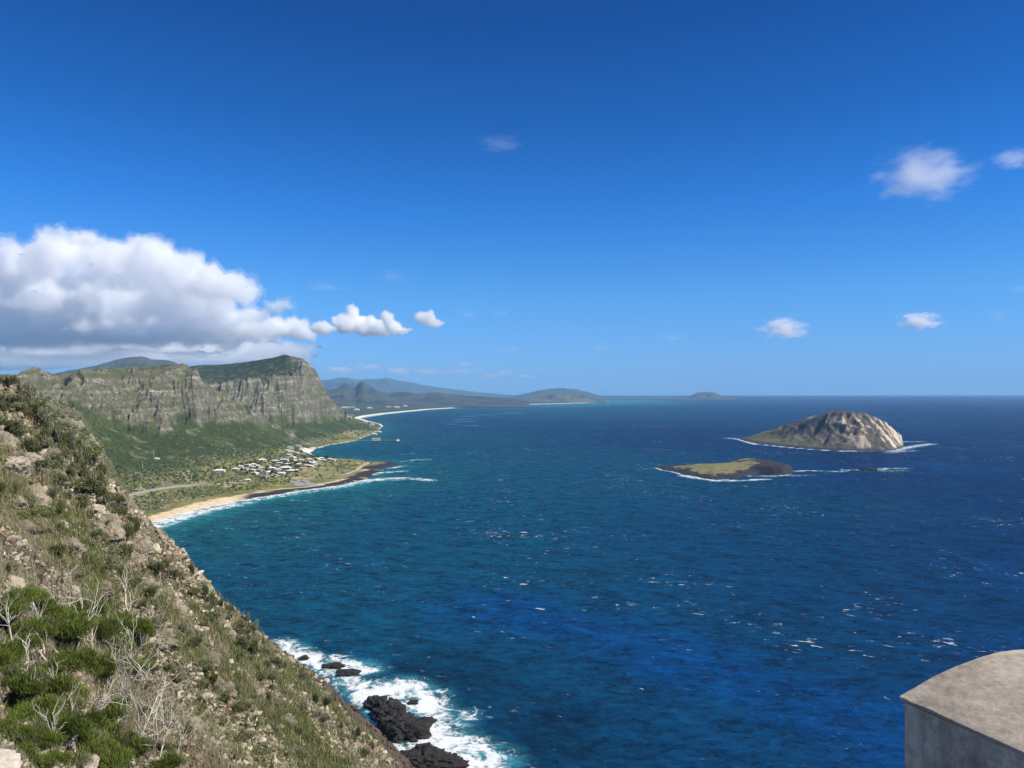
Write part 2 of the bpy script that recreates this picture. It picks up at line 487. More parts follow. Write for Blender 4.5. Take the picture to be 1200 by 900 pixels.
z1 = z1 + tm1 * (3.5 * fbm2(X / 55, Y / 80, 4) + 3.0 * (fbm2(gx / 40 + 7, TT / 700, 3, ridged=True) - 0.3))
z2 = z2 + tm2 * (3.5 * fbm2(X / 55 + 3, Y / 80, 4))
landf = sstep(5, 70, sdn)
zr = np.maximum(z1, z2)
Z = np.where(zr > plain, mix(plain, zr, landf), plain)
on1 = (z1 >= z2) & (z1 > plain); on2 = (z2 > z1) & (z2 > plain)
slope = np.hypot(np.gradient(Z, axis=0) / np.maximum(np.gradient(TT, axis=0), 1e-6), np.gradient(Z, axis=1) / np.maximum(np.gradient(X, axis=1), 1e-6))
up = np.where(on2, up2, up1); tal = np.where(on2, tal2, tal1); top = np.where(on2, top2, top1)
onr = on1 | on2
nA = fbm2(X / 70, Y / 110, 5); nB = fbm2(X / 16, Y / 16, 5); nC = fbm2(X / 240 + 5, Y / 240, 3); nD = fbm2(X / 35 + 8, Y / 60, 4)
grass = np.array((0.185, 0.185, 0.055)); olive = np.array((0.125, 0.125, 0.045)); dgreen = np.array((0.034, 0.050, 0.012)); tan = np.array((0.28, 0.24, 0.14)); sand = np.array((0.62, 0.49, 0.31)); lava = np.array((0.032, 0.028, 0.027))
C = np.broadcast_to(olive, X.shape + (3,)).copy()
C = cmix(C, grass, sstep(-0.15, 0.25, nA + 0.5 * nB)); C = cmix(C, tan, 0.8 * sstep(0.1, 0.4, nB * 0.8 + nC))
# talus
tc = cmix(np.broadcast_to(dgreen, C.shape), np.array((0.058, 0.074, 0.020)), sstep(-0.1, 0.35, nA))
tc = cmix(tc, np.array((0.17, 0.165, 0.10)), 0.65 * sstep(0.22, 0.5, nD + 0.3 * nB))
tc = cmix(tc, np.array((0.10, 0.10, 0.05)), sstep(0.40, -0.05, tal) * 0.8)
C = np.where((onr & (tal > -0.1))[..., None], cmix(C, tc, sstep(-0.1, 0.25, tal)), C)
# cliff rock: strata, pale ledges, scrub in the gullies
strat = fbm2(X / 60 + 0.4 * nA, (Z + 14 * nA) / 5.0, 4)
rc = cmix(np.broadcast_to(np.array((0.108, 0.102, 0.074)), C.shape), np.array((0.205, 0.188, 0.142)), sstep(-0.1, 0.35, 0.7 * strat + 0.6 * nB))
rc = cmix(rc, np.array((0.40, 0.36, 0.29)), 0.8 * sstep(0.28, 0.5, strat * 0.7 + fbm2(X / 9 + 3, Z / 4, 3) * 0.6 + 0.15 * nD))
rc = rc * (1 + 0.45 * np.clip(fbm2(X / 90 + 3, (Z + 8 * nA) / 3.2, 4), -1, 1))[..., None]
rc = cmix(rc, np.array((0.075, 0.088, 0.034)), 0.9 * sstep(-0.10, 0.2, fbm2(X / 22 + 50, Z / 12, 5) + 0.3 * nA - 0.25 * np.where(on2, gul2, gul1)))
cm = sstep(-0.10, 0.22, up - 0.05 + 0.55 * (np.where(on2, gul2, gul1) - 0.3) + 0.35 * nD)
C = np.where(onr[..., None], cmix(C, rc, cm), C)
# above the rim: scrub, dark green on the farther ridge with its cloud shadow painted in
tc2 = cmix(np.broadcast_to(np.array((0.125, 0.118, 0.06)), C.shape), np.array((0.075, 0.085, 0.035)), sstep(-0.2, 0.2, nA))
shaded_scrub = cmix(np.broadcast_to(np.array((0.026, 0.040, 0.020)), C.shape), np.array((0.10, 0.10, 0.055)), 0.85 * sstep(0.0, 0.35, 0.7 * nB + 0.7 * nD))
tops = np.where(on2[..., None], shaded_scrub, tc2)
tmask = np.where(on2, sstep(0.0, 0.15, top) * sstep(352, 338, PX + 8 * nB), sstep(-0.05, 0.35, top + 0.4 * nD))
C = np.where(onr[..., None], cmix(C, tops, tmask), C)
# shore: sand beaches and black lava shelf
bare = (sdn > -60)
lav = np.interp(TT, [800, 1075, 1095, 1700, 1800, 1900, 20000], [0, 0, 1, 1, 1, 0, 0]) * sstep(sea_at(262, 589)[0], sea_at(292, 584)[0], np.where(TT < 1400, X, 0))
lw = 24 + 16 * fbm2(X / 50 + 4, Y / 50, 3) + np.where((TT > 1330) & (TT < 1650), 8, 0)
bw = np.interp(TT, [800, 1000, 1090, 1150, 1400, 1650, 1850, 1960, 2100, 2300, 2900, 3400, 4300, 5200, 9000, 12000], [20, 26, 30, 33, 38, 30, 8, 38, 9, 7, 6, 9, 40, 38, 36, 30])
snd = sstep(1.0, 0.75, sdn / bw + 0.35 * nB)
snd = np.where((TT > 1150) & (TT < 1800), snd * sstep(0.0, 0.25, nD + 0.2 * sstep(1420, 1480, TT) + 0.35 * sstep(1130, 1100, TT)), snd)
snd = np.where((TT > 2010) & (TT < 3300), snd * sstep(-0.05, 0.2, nB), snd)
C = cmix(C, cmix(np.broadcast_to(sand, C.shape), np.array((0.72, 0.68, 0.58)), sstep(1700, 2000, TT)), snd * bare)
C = cmix(C, lava, lav * sstep(1.0, 0.7, sdn / np.maximum(lw, 3)))
C = cmix(C, np.array((0.225, 0.225, 0.06)), 0.7 * sstep(-0.2, 0.25, nD) * ((TT > 1120) & (TT < 1700) & (sdn > lw + 4) & ~onr))
# paths and bare ground on the point
C = cmix(C, np.array((0.40, 0.33, 0.22)), 0.85 * sstep(0.22, 0.36, fbm2(X / 70 + 2, Y / 36 + 5, 5)) * (TT > 1150) * (TT < 1750) * (~onr))
# far plain: dark woods
C = cmix(C, np.array((0.05, 0.062, 0.035)), sstep(2900, 3500, TT) * sstep(bw * 0.9, bw * 1.4, sdn))
land = mesh_np('coastal_land', np.stack([X, Y, Z], -1).reshape(-1, 3), grid_faces(*X.shape), M['terrain'], C.reshape(-1, 3))
tag(land, 'coastal plain with green slopes below long layered cliffs', 'land', kind='structure')
land_bvh = BVHTree.FromPolygons([tuple(v) for v in np.stack([X, Y, Z], -1).reshape(-1, 3)], grid_faces(*X.shape).tolist())
land_grid = (X, Y, Z, PX, TT, onr, tal, up, sdn, top, on2)

def drop(bvh, x, y, top_z=900):
    h = bvh.ray_cast(Vector((x, y, top_z)), Vector((0, 0, -1)))
    return h[0]

def hit(bvh, px, py):
    return bvh.ray_cast(Vector((0, 0, H)), ray(px, py))[0]

# ------------------------------------------------------------------ far mountains
def mountain(name, sky_pts, tf, tr, tb, z0, col1, col2, rough, label, seed, n=260, kind='structure'):
    sp = np.array(sky_pts, float)
    px = np.linspace(sp[0, 0], sp[-1, 0], n)
    zr_ = H - (np.interp(px, sp[:, 0], sp[:, 1]) - EYE) / F * tr
    nr = 60
    s = np.linspace(0, 1, nr)[:, None]
    tfv = np.broadcast_to(tf, px.shape) if np.ndim(tf) == 0 else np.interp(px, tf[0], tf[1])
    t = np.where(s < 0.7, tfv + (tr - tfv) * (s / 0.7), tr + (tb - tr) * ((s - 0.7) / 0.3))
    prof = np.where(s < 0.7, (s / 0.7) ** 1.35, 1 - ((s - 0.7) / 0.3) ** 1.2)
    PXg = np.broadcast_to(px, t.shape)
    x = (PXg - CX) / F * t
    g = fbm2(x / (rough * 9) + seed, t / (rough * 22), 4, ridged=True)
    nn = fbm2(x / (rough * 4) + seed, t / (rough * 4), 4)
    hh = np.maximum(zr_[None, :] - z0, 0)
    z = z0 + hh * prof + prof * (1 - prof) * 4 * hh * 0.42 * (g - 0.2) + 0.10 * hh * prof * nn
    C_ = cmix(np.broadcast_to(np.array(col1), t.shape + (3,)), np.array(col2), sstep(-0.2, 0.3, nn + 0.3 * g))
    o = mesh_np(name, np.stack([x, t, z], -1).reshape(-1, 3), grid_faces(*t.shape), M['mountain'], C_.reshape(-1, 3))
    tag(o, label, 'mountain', kind=kind)
    return o

G1, G2 = (0.030, 0.038, 0.030), (0.062, 0.066, 0.05)
mountain('mountain', [(40, 450), (60, 440), (80, 434), (105, 430.5), (125, 425), (138, 421), (150, 418.5), (158, 417.5), (166, 418.5), (176, 421), (190, 421), (203, 424), (215, 429), (240, 440), (260, 452)], 5200, 7600, 9500, 60, G1, G2, 60, 'dark blue-grey mountain under the cloud behind the layered cliff', 1)
mountain('mountain', [(330, 470), (360, 458), (378, 455), (388, 456), (394, 454.5), (399, 453), (403, 450), (406, 449.5), (409, 452), (413, 454), (417, 453.5), (420, 449.5), (423, 447), (426, 446.5), (429, 449), (433, 453), (438, 455), (446, 458.5), (456, 461), (462, 460.5), (470, 459), (478, 460), (488, 461.5), (497, 461.5), (505, 460), (514, 460), (524, 462), (536, 462.5), (546, 463.5), (560, 464.5), (575, 465), (590, 466.5), (605, 468), (620, 470)], 6900, 9000, 10400, 5, G1, G2, 70, 'hazy twin-peaked mountain range behind the long white beach', 2)
mountain('mountain', [(580, 472), (596, 469.5), (607, 468.5), (620, 467), (630, 464.5), (638, 462.3), (648, 461.5), (660, 462.3), (672, 461.8), (684, 462.3), (690, 465), (697, 467.5), (705, 469), (712, 471)], 9900, 10400, 11200, 3, G1, (0.11, 0.1, 0.055), 55, 'low flat-topped headland at the end of the white beach', 3)
mountain('mountain', [(300, 462), (350, 448), (385, 445), (400, 442), (425, 445), (450, 443), (475, 447), (500, 452), (530, 456), (560, 459.5), (600, 463)], 17500, 22000, 24000, 0, G1, G2, 110, 'faint blue mountain wall far behind the twin peaks', 4)
mountain('mountain', [(600, 464), (615, 461), (630, 458), (645, 455.5), (660, 454.8), (675, 456), (690, 460), (705, 464), (720, 465.5), (745, 465), (770, 464.8), (790, 465.5), (803, 465.8)], 14400, 15800, 17500, 0, G1, G2, 90, 'pale low coast on the horizon right of the headland', 5)
mountain('mountain', [(798, 467.5), (806, 465.5), (812, 462.5), (817, 460.3), (823, 459.6), (832, 459.6), (838, 460.3), (843, 462.5), (849, 464), (856, 464.3), (863, 466)], 13400, 14000, 15000, 0, G1, G2, 60, 'flat-topped far island on the horizon', 6, n=160)
mountain('mountain', [(790, 469.5), (795, 468.3), (799, 467.4), (803, 467.6), (808, 468.6), (812, 469.3)], 12300, 12600, 12900, 0, G1, (0.07, 0.07, 0.06), 40, 'small dark islet in front of the far flat-topped island', 7, n=80)

# ------------------------------------------------------------------ the two islands and the rocks
def island(name, outline, crest_fn, res, label, color_fn):
    O = np.array(outline)
    lo, hi_ = O.min(0) - 25, O.max(0) + 25
    xs = np.arange(lo[0], hi_[0], res); ys = np.arange(lo[1], hi_[1], res)
    x, y = np.meshgrid(xs, ys)
    d, ins_ = poly_dist(x, y, O)
    s = np.where(ins_, d, -d) + 8.0 * fbm2(x / (res * 12), y / (res * 12), 4)
    z, aux = crest_fn(x, y, s)
    z = np.where(s > 0, z, np.maximum(s * 0.3, -6))
    C_ = color_fn(x, y, z, s, aux)
    o = mesh_np(name, np.stack([x, y, z], -1).reshape(-1, 3), grid_faces(*x.shape), M['island'], C_.reshape(-1, 3))
    tag(o, label, 'island', kind='structure')
    return o

def P2(l): return [sea_at(*p) for p in l]
big = P2([(866, 514), (872, 517), (885, 519.5), (902, 521), (925, 523.5), (955, 526), (985, 527.5), (1015, 528), (1042, 528), (1052, 526.5), (1058, 524)]) + [np.array((1128., 2190.)), np.array((1135., 2320.)), np.array((1080., 2470.)), np.array((960., 2560.)), np.array((830., 2530.))]
CR = np.array([(866, 514), (880, 511), (895, 507.5), (905, 505), (912, 503.5), (920, 502.5), (926, 500), (935, 497.5), (950, 491.5), (965, 485.5), (975, 482), (982, 481), (990, 481.5), (1000, 482.3), (1012, 483), (1022, 487), (1032, 491.5), (1042, 499.5), (1050, 505), (1057, 509.5), (1060, 514), (1063, 524)], float)
T_CR = 2270.0
def big_h(x, y, s):
    ycr = np.interp(x, [720, 800, 870, 960, 1010, 1130], [2400, 2330, 2230, 2150, 2140, 2160]) + 14 * fbm2(x / 50, x * 0 + 2, 3)
    px = CX + F * x / ycr
    crest = np.clip(H - (np.interp(px, CR[:, 0], CR[:, 1]) - EYE) / F * ycr, 0, None)
    dcr = np.abs(y - ycr)
    fr = np.clip(s, 0, None) / (np.clip(s, 0, None) + dcr * np.where(y > ycr, 0.8, 1.0) + 1e-6)
    ang = (x - 985) / (np.clip(ycr - y, -60, 400) + 130)
    g3 = fbm2(ang * 5.0 + 0.35 * fbm2(x / 50, y / 50, 3), y / 400 + 4, 5, ridged=True, gain=0.62)
    g = fbm2(x / 70, y / 110 + 4, 4, ridged=True)
    face = np.minimum(1, s / 40) * sstep(12, 40, crest) * sstep(1.0, 0.82, fr)
    z = crest * fr ** 0.86 + ((g3 - 0.3) * 17 + (g - 0.25) * 9) * face + 3.0 * fbm2(x / 12, y / 12, 5) * sstep(2, 25, s) * (0.35 + face)
    return np.maximum(z, 1.5 * sstep(0, 5, s)), (g3, crest)
def big_c(x, y, z, s, aux):
    g, crest = aux
    n = fbm2(x / 50 + 3, y / 90, 5); m = fbm2(x / 14, y / 20, 5)
    c = cmix(np.broadcast_to(np.array((0.070, 0.060, 0.052)), x.shape + (3,)), np.array((0.135, 0.115, 0.095)), sstep(-0.1, 0.4, m))
    st = 0.55 * (g - 0.25) + 0.4 * fbm2((x + 0.55 * (y - 2000)) / 34 + 1.5, y / 300, 4)
    right = sstep(940, 1100, x + 30 * n)
    c = cmix(c, np.array((0.52, 0.44, 0.33)), np.clip(sstep(0.19, 0.34, st + 0.38 * m + 0.12 * right + 0.15 * g) * sstep(880, 930, x) * sstep(92, 70, z) + 0.85 * sstep(1065, 1115, x + 35 * n) * sstep(6, 14, z) * sstep(-0.3, 0.1, m), 0, 1) * 0.92)
    c = cmix(c, np.array((0.12, 0.118, 0.055)), 0.9 * sstep(845, 800, x + 30 * n) * sstep(5, 9, s + 4 * m))
    c = cmix(c, np.array((0.115, 0.11, 0.06)), 0.7 * sstep(0.1, 0.35, n) * sstep(40, 25, z) * sstep(960, 920, x))
    c = cmix(c, lava * 1.3, sstep(6, 2, z + 2 * m))
    return c
island('rocky_island', big, big_h, 4.0, 'tall domed island of dark rock with pale streaks and a white right end', big_c)

low = P2([(768, 547), (776, 550), (788, 551.5), (800, 555.5), (815, 557.5), (826, 561), (838, 562), (850, 560.5), (866, 560.5), (871, 557.5), (888, 555.5), (905, 556.5), (920, 556.8), (927, 554.5), (929, 551)]) + [np.array((556., 1540.)), np.array((500., 1595.)), np.array((400., 1590.)), np.array((330., 1560.))]
def low_h(x, y, s):
    px = CX + F * x / 1480
    topz = np.interp(px, [768, 790, 815, 830, 870, 895, 915, 924, 932], [1.2, 2.4, 4.5, 6.8, 9, 12.5, 12.5, 9, 3.5])
    cut = np.interp(px, [768, 800, 840, 862, 880, 895, 930], [60, 75, 85, 70, 26, 12, 8])
    e = fbm2(x / 22 + 7, y / 22, 4)
    z = topz * np.clip(s / cut + 0.10 * e, 0, 1) ** 0.7 + 1.6 * sstep(0, 4, s + 3 * e) + (2.0 * fbm2(x / 9, y / 9, 5) + 1.6 * e) * sstep(0, 8, s) * sstep(46, 18, s)
    return np.where(s + 9 * e > 0, z, -1.0), cut
def low_c(x, y, z, s, cut):
    n = fbm2(x / 26, y / 26, 5); n5 = fbm2(x / 9, y / 12, 4)
    c = cmix(np.broadcast_to(np.array((0.150, 0.150, 0.055)), x.shape + (3,)), np.array((0.22, 0.19, 0.10)), sstep(-0.1, 0.3, n5))
    px = CX + F * x / 1480
    edge = np.interp(px, [768, 800, 850, 868, 880, 895, 930], [46, 30, 22, 32, 60, 95, 200])
    edge = np.where(y > 1560, np.minimum(edge, 20), edge)
    c = cmix(c, lava * 1.0, sstep(1.2, 0.9, s / edge + 1.3 * n + 0.5 * n5))
    return c
island('rocky_island', low, low_h, 2.2, 'low flat island with green top and black lava edges', low_c)

def rock_mesh(name, size, seed, mat, sub=4, rough=0.35, parent=None):
    bm = bmesh.new()
    bmesh.ops.create_icosphere(bm, subdivisions=sub, radius=1.0)
    v = np.array([p.co for p in bm.verts])
    v = np.sign(v) * np.abs(v) ** 0.72
    n = fbm3(v[:, 0] * 1.3 + seed, v[:, 1] * 1.3, v[:, 2] * 1.3, 3) * rough * 0.9 + fbm3(v[:, 0] * 3.5 + seed, v[:, 1] * 3.5, v[:, 2] * 3.5, 5, gain=0.6) * rough * 0.5
    w1, w2, wc = worley2(v[:, 0] * 2.2 + seed, (v[:, 1] + v[:, 2]) * 2.2)
    v = v * (1 + n + (wc - 0.5) * rough * 0.5)[:, None] * np.array(size)
    for p, c in zip(bm.verts, v): p.co = c
    return bm_obj(name, bm, mat, parent)

SEA_ROCKS = [  # px, py at the waterline, size, label
    (479, 860, (9.5, 9, 7.5), 'largest black lava rock in the white surf below the cliff'),
    (457, 838, (7, 8, 6), 'black lava rock at the foot of the cliff, left of the largest surf rock'),
    (460, 858, (7, 7, 6.5), 'black lava rock joined to the cliff foot beside the largest surf rock'),
    (505, 894, (10, 6.5, 5), 'broad low black lava rock at the bottom edge in the surf'),
    (441, 826, (5, 5, 4), 'small black rock at the cliff foot where the surf begins'),
    (497, 878, (4, 3, 2.2), 'small wet black rock in the foam between the two big surf rocks'),
    (525, 897, (8, 6, 2.2), 'low black shelf of rock awash at the bottom edge'),
    (478, 895, (7, 6, 5), 'black lava rock at the bottom edge against the cliff foot'),
    (484, 824, (2.4, 2.2, 1.5), 'small dark rock alone in the white foam'),
    (408, 789, (6, 4.5, 1.6), 'dark wet rock right of the other in the upper patch of foam'),
    (391, 781, (6, 4, 1.5), 'dark wet rock left of the other in the upper patch of foam'),
    (356, 772, (3, 3, 1.5), 'little black rock tucked against the cliff foot above the surf'),
    (1018, 551, (16, 10, 4.5), 'small black rock in a foam streak right of the low island'),
    (1002, 552, (7, 5, 1.6), 'tiny black rock awash beside the small black rock by the islands')]
for i, (px, py, sz, lab) in enumerate(SEA_ROCKS):
    p = sea_at(px, py)
    o = rock_mesh('sea_rock', sz, 5.3 * i, M['lava'], sub=6, rough=0.5)
    o.location = (p[0], p[1], -0.1 * sz[2])
    tag(o, lab, 'rock')

# ------------------------------------------------------------------ sea
pys = np.concatenate([EYE + np.geomspace(H * F / 25000.0, 40, 90), np.arange(EYE + 40.6, 930, 1.0), np.geomspace(931, 4200, 60)])
pxs = np.concatenate([np.linspace(-3200, -60, 90), np.arange(-58, 1260, 2.2), np.linspace(1265, 4200, 90)])
PXs, PYs = np.meshgrid(pxs, pys)
T = H * F / (PYs - EYE)
X = (PXs - CX) / F * T; Y = T
cd, ins = poly_dist(X, Y, poly)
foam = np.zeros(X.shape)
def stroke(pts, w, val=1.0, px_space=False):
    """Foam along a line on the water: w in metres, with a soft edge."""
    global foam
    P = np.array([sea_at(*p) for p in pts])
    m = (X > P[:, 0].min() - 4 * w) & (X < P[:, 0].max() + 4 * w) & (Y > P[:, 1].min() - 4 * w) & (Y < P[:, 1].max() + 4 * w)
    if not m.any(): return
    d, _ = poly_dist(X[m], Y[m], P, closed=False)
    foam[m] = np.maximum(foam[m], val * sstep(2.2 * w, 0.2 * w, d))
# surf on the near beach and round the point
stroke([(176, 612), (190, 609), (230, 597), (270, 588)], 13, 1.0)
stroke([(180, 616), (200, 610), (235, 600), (275, 591)], 12, 0.95)
stroke([(186, 617), (215, 607), (250, 597), (290, 589)], 13, 0.75)
stroke([(270, 589), (300, 584), (350, 576), (400, 569), (430, 562)], 8, 0.95)
stroke([(300, 586), (350, 578.5), (400, 571), (436, 563.5), (470, 562)], 9, 0.7)
stroke([(430, 563), (450, 561), (470, 560), (490, 561.5), (505, 563)], 13, 0.85)
stroke([(436, 556), (445, 554), (460, 553), (474, 552)], 11, 0.85)
stroke([(455, 549), (475, 546)], 9, 0.8)
stroke([(470, 541), (490, 538.5), (502, 539)], 9, 0.75)
stroke([(468, 533), (486, 531.5)], 8, 0.65)
stroke([(345, 586), (358, 587)], 6, 0.55)
stroke([(420, 490), (450, 485.4), (500, 480.4), (550, 477.4), (620, 474.3), (700, 472.2)], 26, 0.85)
# reef breakers far out
for a_, b_, y_ in ((530, 552, 494), (536, 557, 491.5), (528, 545, 497), (540, 556, 499), (545, 560, 488), (575, 600, 484.5), (605, 632, 483), (560, 590, 486), (770, 795, 473.5), (765, 790, 475)):
    stroke([(a_, y_), (b_, y_ - 0.3)], 26 if y_ > 486 else 40, 0.62)
# islands
stroke([(838, 513), (855, 513.5), (868, 515)], 14, 0.9)
stroke([(866, 515), (885, 520.5), (902, 522), (925, 524.5), (955, 527), (985, 528.5), (1015, 529), (1044, 529)], 9, 1.0)
stroke([(1044, 529), (1060, 525), (1085, 521), (1092, 520)], 16, 0.85)
stroke([(1050, 518), (1075, 517.5)], 20, 0.75)
stroke([(1040, 530.5), (1075, 528)], 12, 0.7)
stroke([(768, 548), (776, 551), (788, 553), (800, 556.5), (815, 559), (826, 562), (838, 563), (852, 561.5)], 5, 0.85)
stroke([(800, 558), (840, 563.5), (870, 563), (898, 561.5)], 9, 0.9)
stroke([(880, 558), (905, 558), (925, 556)], 8, 0.85)
stroke([(920, 553), (945, 551.5), (985, 552.5)], 8, 0.85)
stroke([(925, 558), (950, 556.5)], 8, 0.65)
stroke([(990, 551), (1018, 551), (1040, 549), (1062, 549)], 9, 0.85)
stroke([(1030, 552), (1060, 551.5)], 8, 0.65)
stroke([(712, 557), (738, 558)], 7, 0.5)
# the surf under the near cliff
stroke([(330, 755), (355, 770), (385, 784), (420, 785)], 9, 0.95)
stroke([(385, 776), (410, 781), (428, 784)], 9, 0.9)
stroke([(405, 797), (430, 815), (452, 835)], 8, 0.9)
stroke([(445, 812), (470, 805), (492, 815), (500, 835), (515, 855), (535, 875), (548, 895)], 11.5, 1.0)
stroke([(485, 850), (505, 870), (545, 880), (570, 890)], 12, 1.0)
stroke([(520, 838), (545, 838)], 7, 0.62)
stroke([(470, 878), (490, 872), (515, 868)], 6, 0.95)
stroke([(525, 858), (550, 872), (575, 893)], 9, 0.8)
stroke([(560, 885), (585, 888)], 7, 0.55)
stroke([(480, 890), (520, 915), (560, 930)], 18, 1.0)
# water colour by depth
off = np.where(ins, 0, cd)
nz = fbm2(X / 420, Y / 700, 4); nz2 = fbm2(X / 140 + 6, Y / 260, 4)
deep = np.array((0.0002, 0.0135, 0.060)); blue = np.array((0.0006, 0.024, 0.095)); mid = np.array((0.0012, 0.042, 0.082)); teal = np.array((0.005, 0.066, 0.080)); turq = np.array((0.04, 0.20, 0.24))
Cw = np.broadcast_to(deep, X.shape + (3,)).copy()
Cw = cmix(Cw, blue, sstep(0.0, 0.45, nz + 0.3 * nz2) * 0.8)
Cw = cmix(Cw, mid, sstep(1100, 250, off + 260 * nz) * sstep(4500, 2200, Y) * 0.95)
Cw = cmix(Cw, mid, 0.8 * sstep(2600, 5000, Y) * sstep(3600, 900, off + 700 * nz))
Cw = cmix(Cw, teal, 0.8 * sstep(280, 40, off + 90 * nz2) * np.where(Y < 1400, 1, 0.55))
bp_, _ = poly_dist(X, Y, np.array([sea_at(600, 715), sea_at(690, 740), sea_at(780, 775), sea_at(900, 805), sea_at(1010, 850)]), closed=False)
bp_ = np.where((Y < 900), bp_, 999)
Cw = cmix(Cw, np.array((0.0004, 0.032, 0.125)), 0.75 * sstep(75, 8, bp_ + 55 * nz2 + 30 * nz))
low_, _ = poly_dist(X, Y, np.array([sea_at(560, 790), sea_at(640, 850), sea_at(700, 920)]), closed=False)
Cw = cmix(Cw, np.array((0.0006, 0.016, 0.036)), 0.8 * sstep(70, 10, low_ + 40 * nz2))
Cw = cmix(Cw, np.array((0.012, 0.15, 0.165)), 0.8 * sstep(90, 8, off + 20 * nz2) * np.where(Y < 1300, 1, 0.3))
Cw = cmix(Cw, np.array((0.02, 0.15, 0.17)), 0.7 * sstep(5200, 9000, Y) * sstep(1500, 300, off + 300 * nz))
Cw = cmix(Cw, turq, 0.55 * sstep(0.05, 0.8, foam) * (Y < 700) + 0.3 * sstep(0.1, 0.8, foam) * (Y >= 700))
M['sea'], t, b = new_mat('sea_water')
geo = N(t, 'ShaderNodeNewGeometry')
att = N(t, 'ShaderNodeAttribute', attribute_name='tint'); fo = N(t, 'ShaderNodeAttribute', attribute_name='foam')
def wnoise(scale, stretch, rot, detail, rough_, dist=0.0, off=0.0):
    mp = N(t, 'ShaderNodeMapping', vector_type='TEXTURE'); mp.inputs['Rotation'].default_value = (0, 0, rot); mp.inputs['Scale'].default_value = (1 / scale, stretch / scale, 1 / scale)
    mp.inputs['Location'].default_value = (off * 13, off * 7.7, 0)
    n = N(t, 'ShaderNodeTexNoise', Scale=1.0, Detail=detail, Roughness=rough_, Distortion=dist)
    t.links.new(geo.outputs['Position'], mp.inputs[0]); t.links.new(mp.outputs[0], n.inputs['Vector'])
    return n.outputs['Fac']
wr = R(-112)
w1 = wnoise(1 / 17, 1.9, wr, 3, 0.55, 0.4); w2 = wnoise(1 / 5.2, 1.7, wr + 0.4, 4, 0.6, 0.5); w3 = wnoise(1 / 1.9, 1.5, wr - 0.35, 4, 0.6, 0.3)
hgt = math_node(t, 'ADD', math_node(t, 'MULTIPLY', w1, 2.6), math_node(t, 'ADD', math_node(t, 'MULTIPLY', w2, 1.5), math_node(t, 'MULTIPLY', w3, 0.5)))
bp = N(t, 'ShaderNodeBump', Strength=1.0, Distance=1.0); t.links.new(hgt, bp.inputs['Height'])
# foam near shore, broken into lace
fn = wnoise(1 / 11, 1.3, 0.4, 9, 0.68, 1.2); fn2 = wnoise(1 / 2.5, 1.0, 0.0, 6, 0.7, 0.8)
fs = math_node(t, 'ADD', fo.outputs['Fac'], math_node(t, 'ADD', math_node(t, 'MULTIPLY', math_node(t, 'SUBTRACT', fn, 0.54), 2.9), math_node(t, 'MULTIPLY', math_node(t, 'SUBTRACT', fn2, 0.5), 1.3)))
shore = math_node(t, 'MULTIPLY', maprange(t, fs, 0.42, 0.95), maprange(t, fo.outputs['Fac'], 0.02, 0.15))
# whitecaps on the open water
cap = wnoise(1 / 4.5, 2.2, wr + 0.1, 6, 0.62, 0.5, 31.0); pat = wnoise(1 / 170, 1.5, 0.3, 3, 0.5); gate = wnoise(1 / 45, 1.6, wr, 2, 0.5, 0.0, 9.0)
cs = math_node(t, 'ADD', cap, math_node(t, 'ADD', math_node(t, 'MULTIPLY', math_node(t, 'SUBTRACT', pat, 0.5), 0.22), math_node(t, 'MULTIPLY', math_node(t, 'SUBTRACT', gate, 0.5), 0.28)))
caps = maprange(t, cs, 0.65, 0.76)
fm = math_node(t, 'MAXIMUM', shore, math_node(t, 'MULTIPLY', caps, 0.85))
# wave light painted in: bright crests and dark troughs scale the water colour
wave_shade = maprange(t, math_node(t, 'ADD', math_node(t, 'MULTIPLY', w1, 0.34), math_node(t, 'ADD', math_node(t, 'MULTIPLY', w2, 0.42), math_node(t, 'MULTIPLY', w3, 0.24))), 0.39, 0.61, 0.34, 1.78, smooth=False)
vm = N(t, 'ShaderNodeVectorMath', operation='SCALE'); t.links.new(att.outputs['Color'], vm.inputs[0]); t.links.new(wave_shade, vm.inputs['Scale'])
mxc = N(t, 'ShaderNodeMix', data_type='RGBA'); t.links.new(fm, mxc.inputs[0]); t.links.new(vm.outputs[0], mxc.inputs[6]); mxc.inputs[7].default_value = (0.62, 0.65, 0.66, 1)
# water-leaving light plus a little wave-averaged reflection of the sky
t.nodes.remove(b)
df = N(t, 'ShaderNodeBsdfDiffuse'); gl = N(t, 'ShaderNodeBsdfGlossy', Roughness=0.22); ms = N(t, 'ShaderNodeMixShader')
t.links.new(mxc.outputs[2], df.inputs['Color']); bpd = N(t, 'ShaderNodeBump', Strength=0.40, Distance=1.0); t.links.new(hgt, bpd.inputs['Height']); t.links.new(bpd.outputs[0], df.inputs['Normal']); t.links.new(bp.outputs[0], gl.inputs['Normal'])
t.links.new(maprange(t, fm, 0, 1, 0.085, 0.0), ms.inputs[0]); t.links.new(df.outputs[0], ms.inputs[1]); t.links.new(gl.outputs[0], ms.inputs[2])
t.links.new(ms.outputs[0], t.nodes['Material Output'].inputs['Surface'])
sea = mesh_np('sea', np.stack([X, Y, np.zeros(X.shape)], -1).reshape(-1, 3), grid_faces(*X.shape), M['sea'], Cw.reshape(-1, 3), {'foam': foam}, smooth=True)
tag(sea, 'deep blue sea with whitecaps and surf along the shores', 'sea', kind='structure')

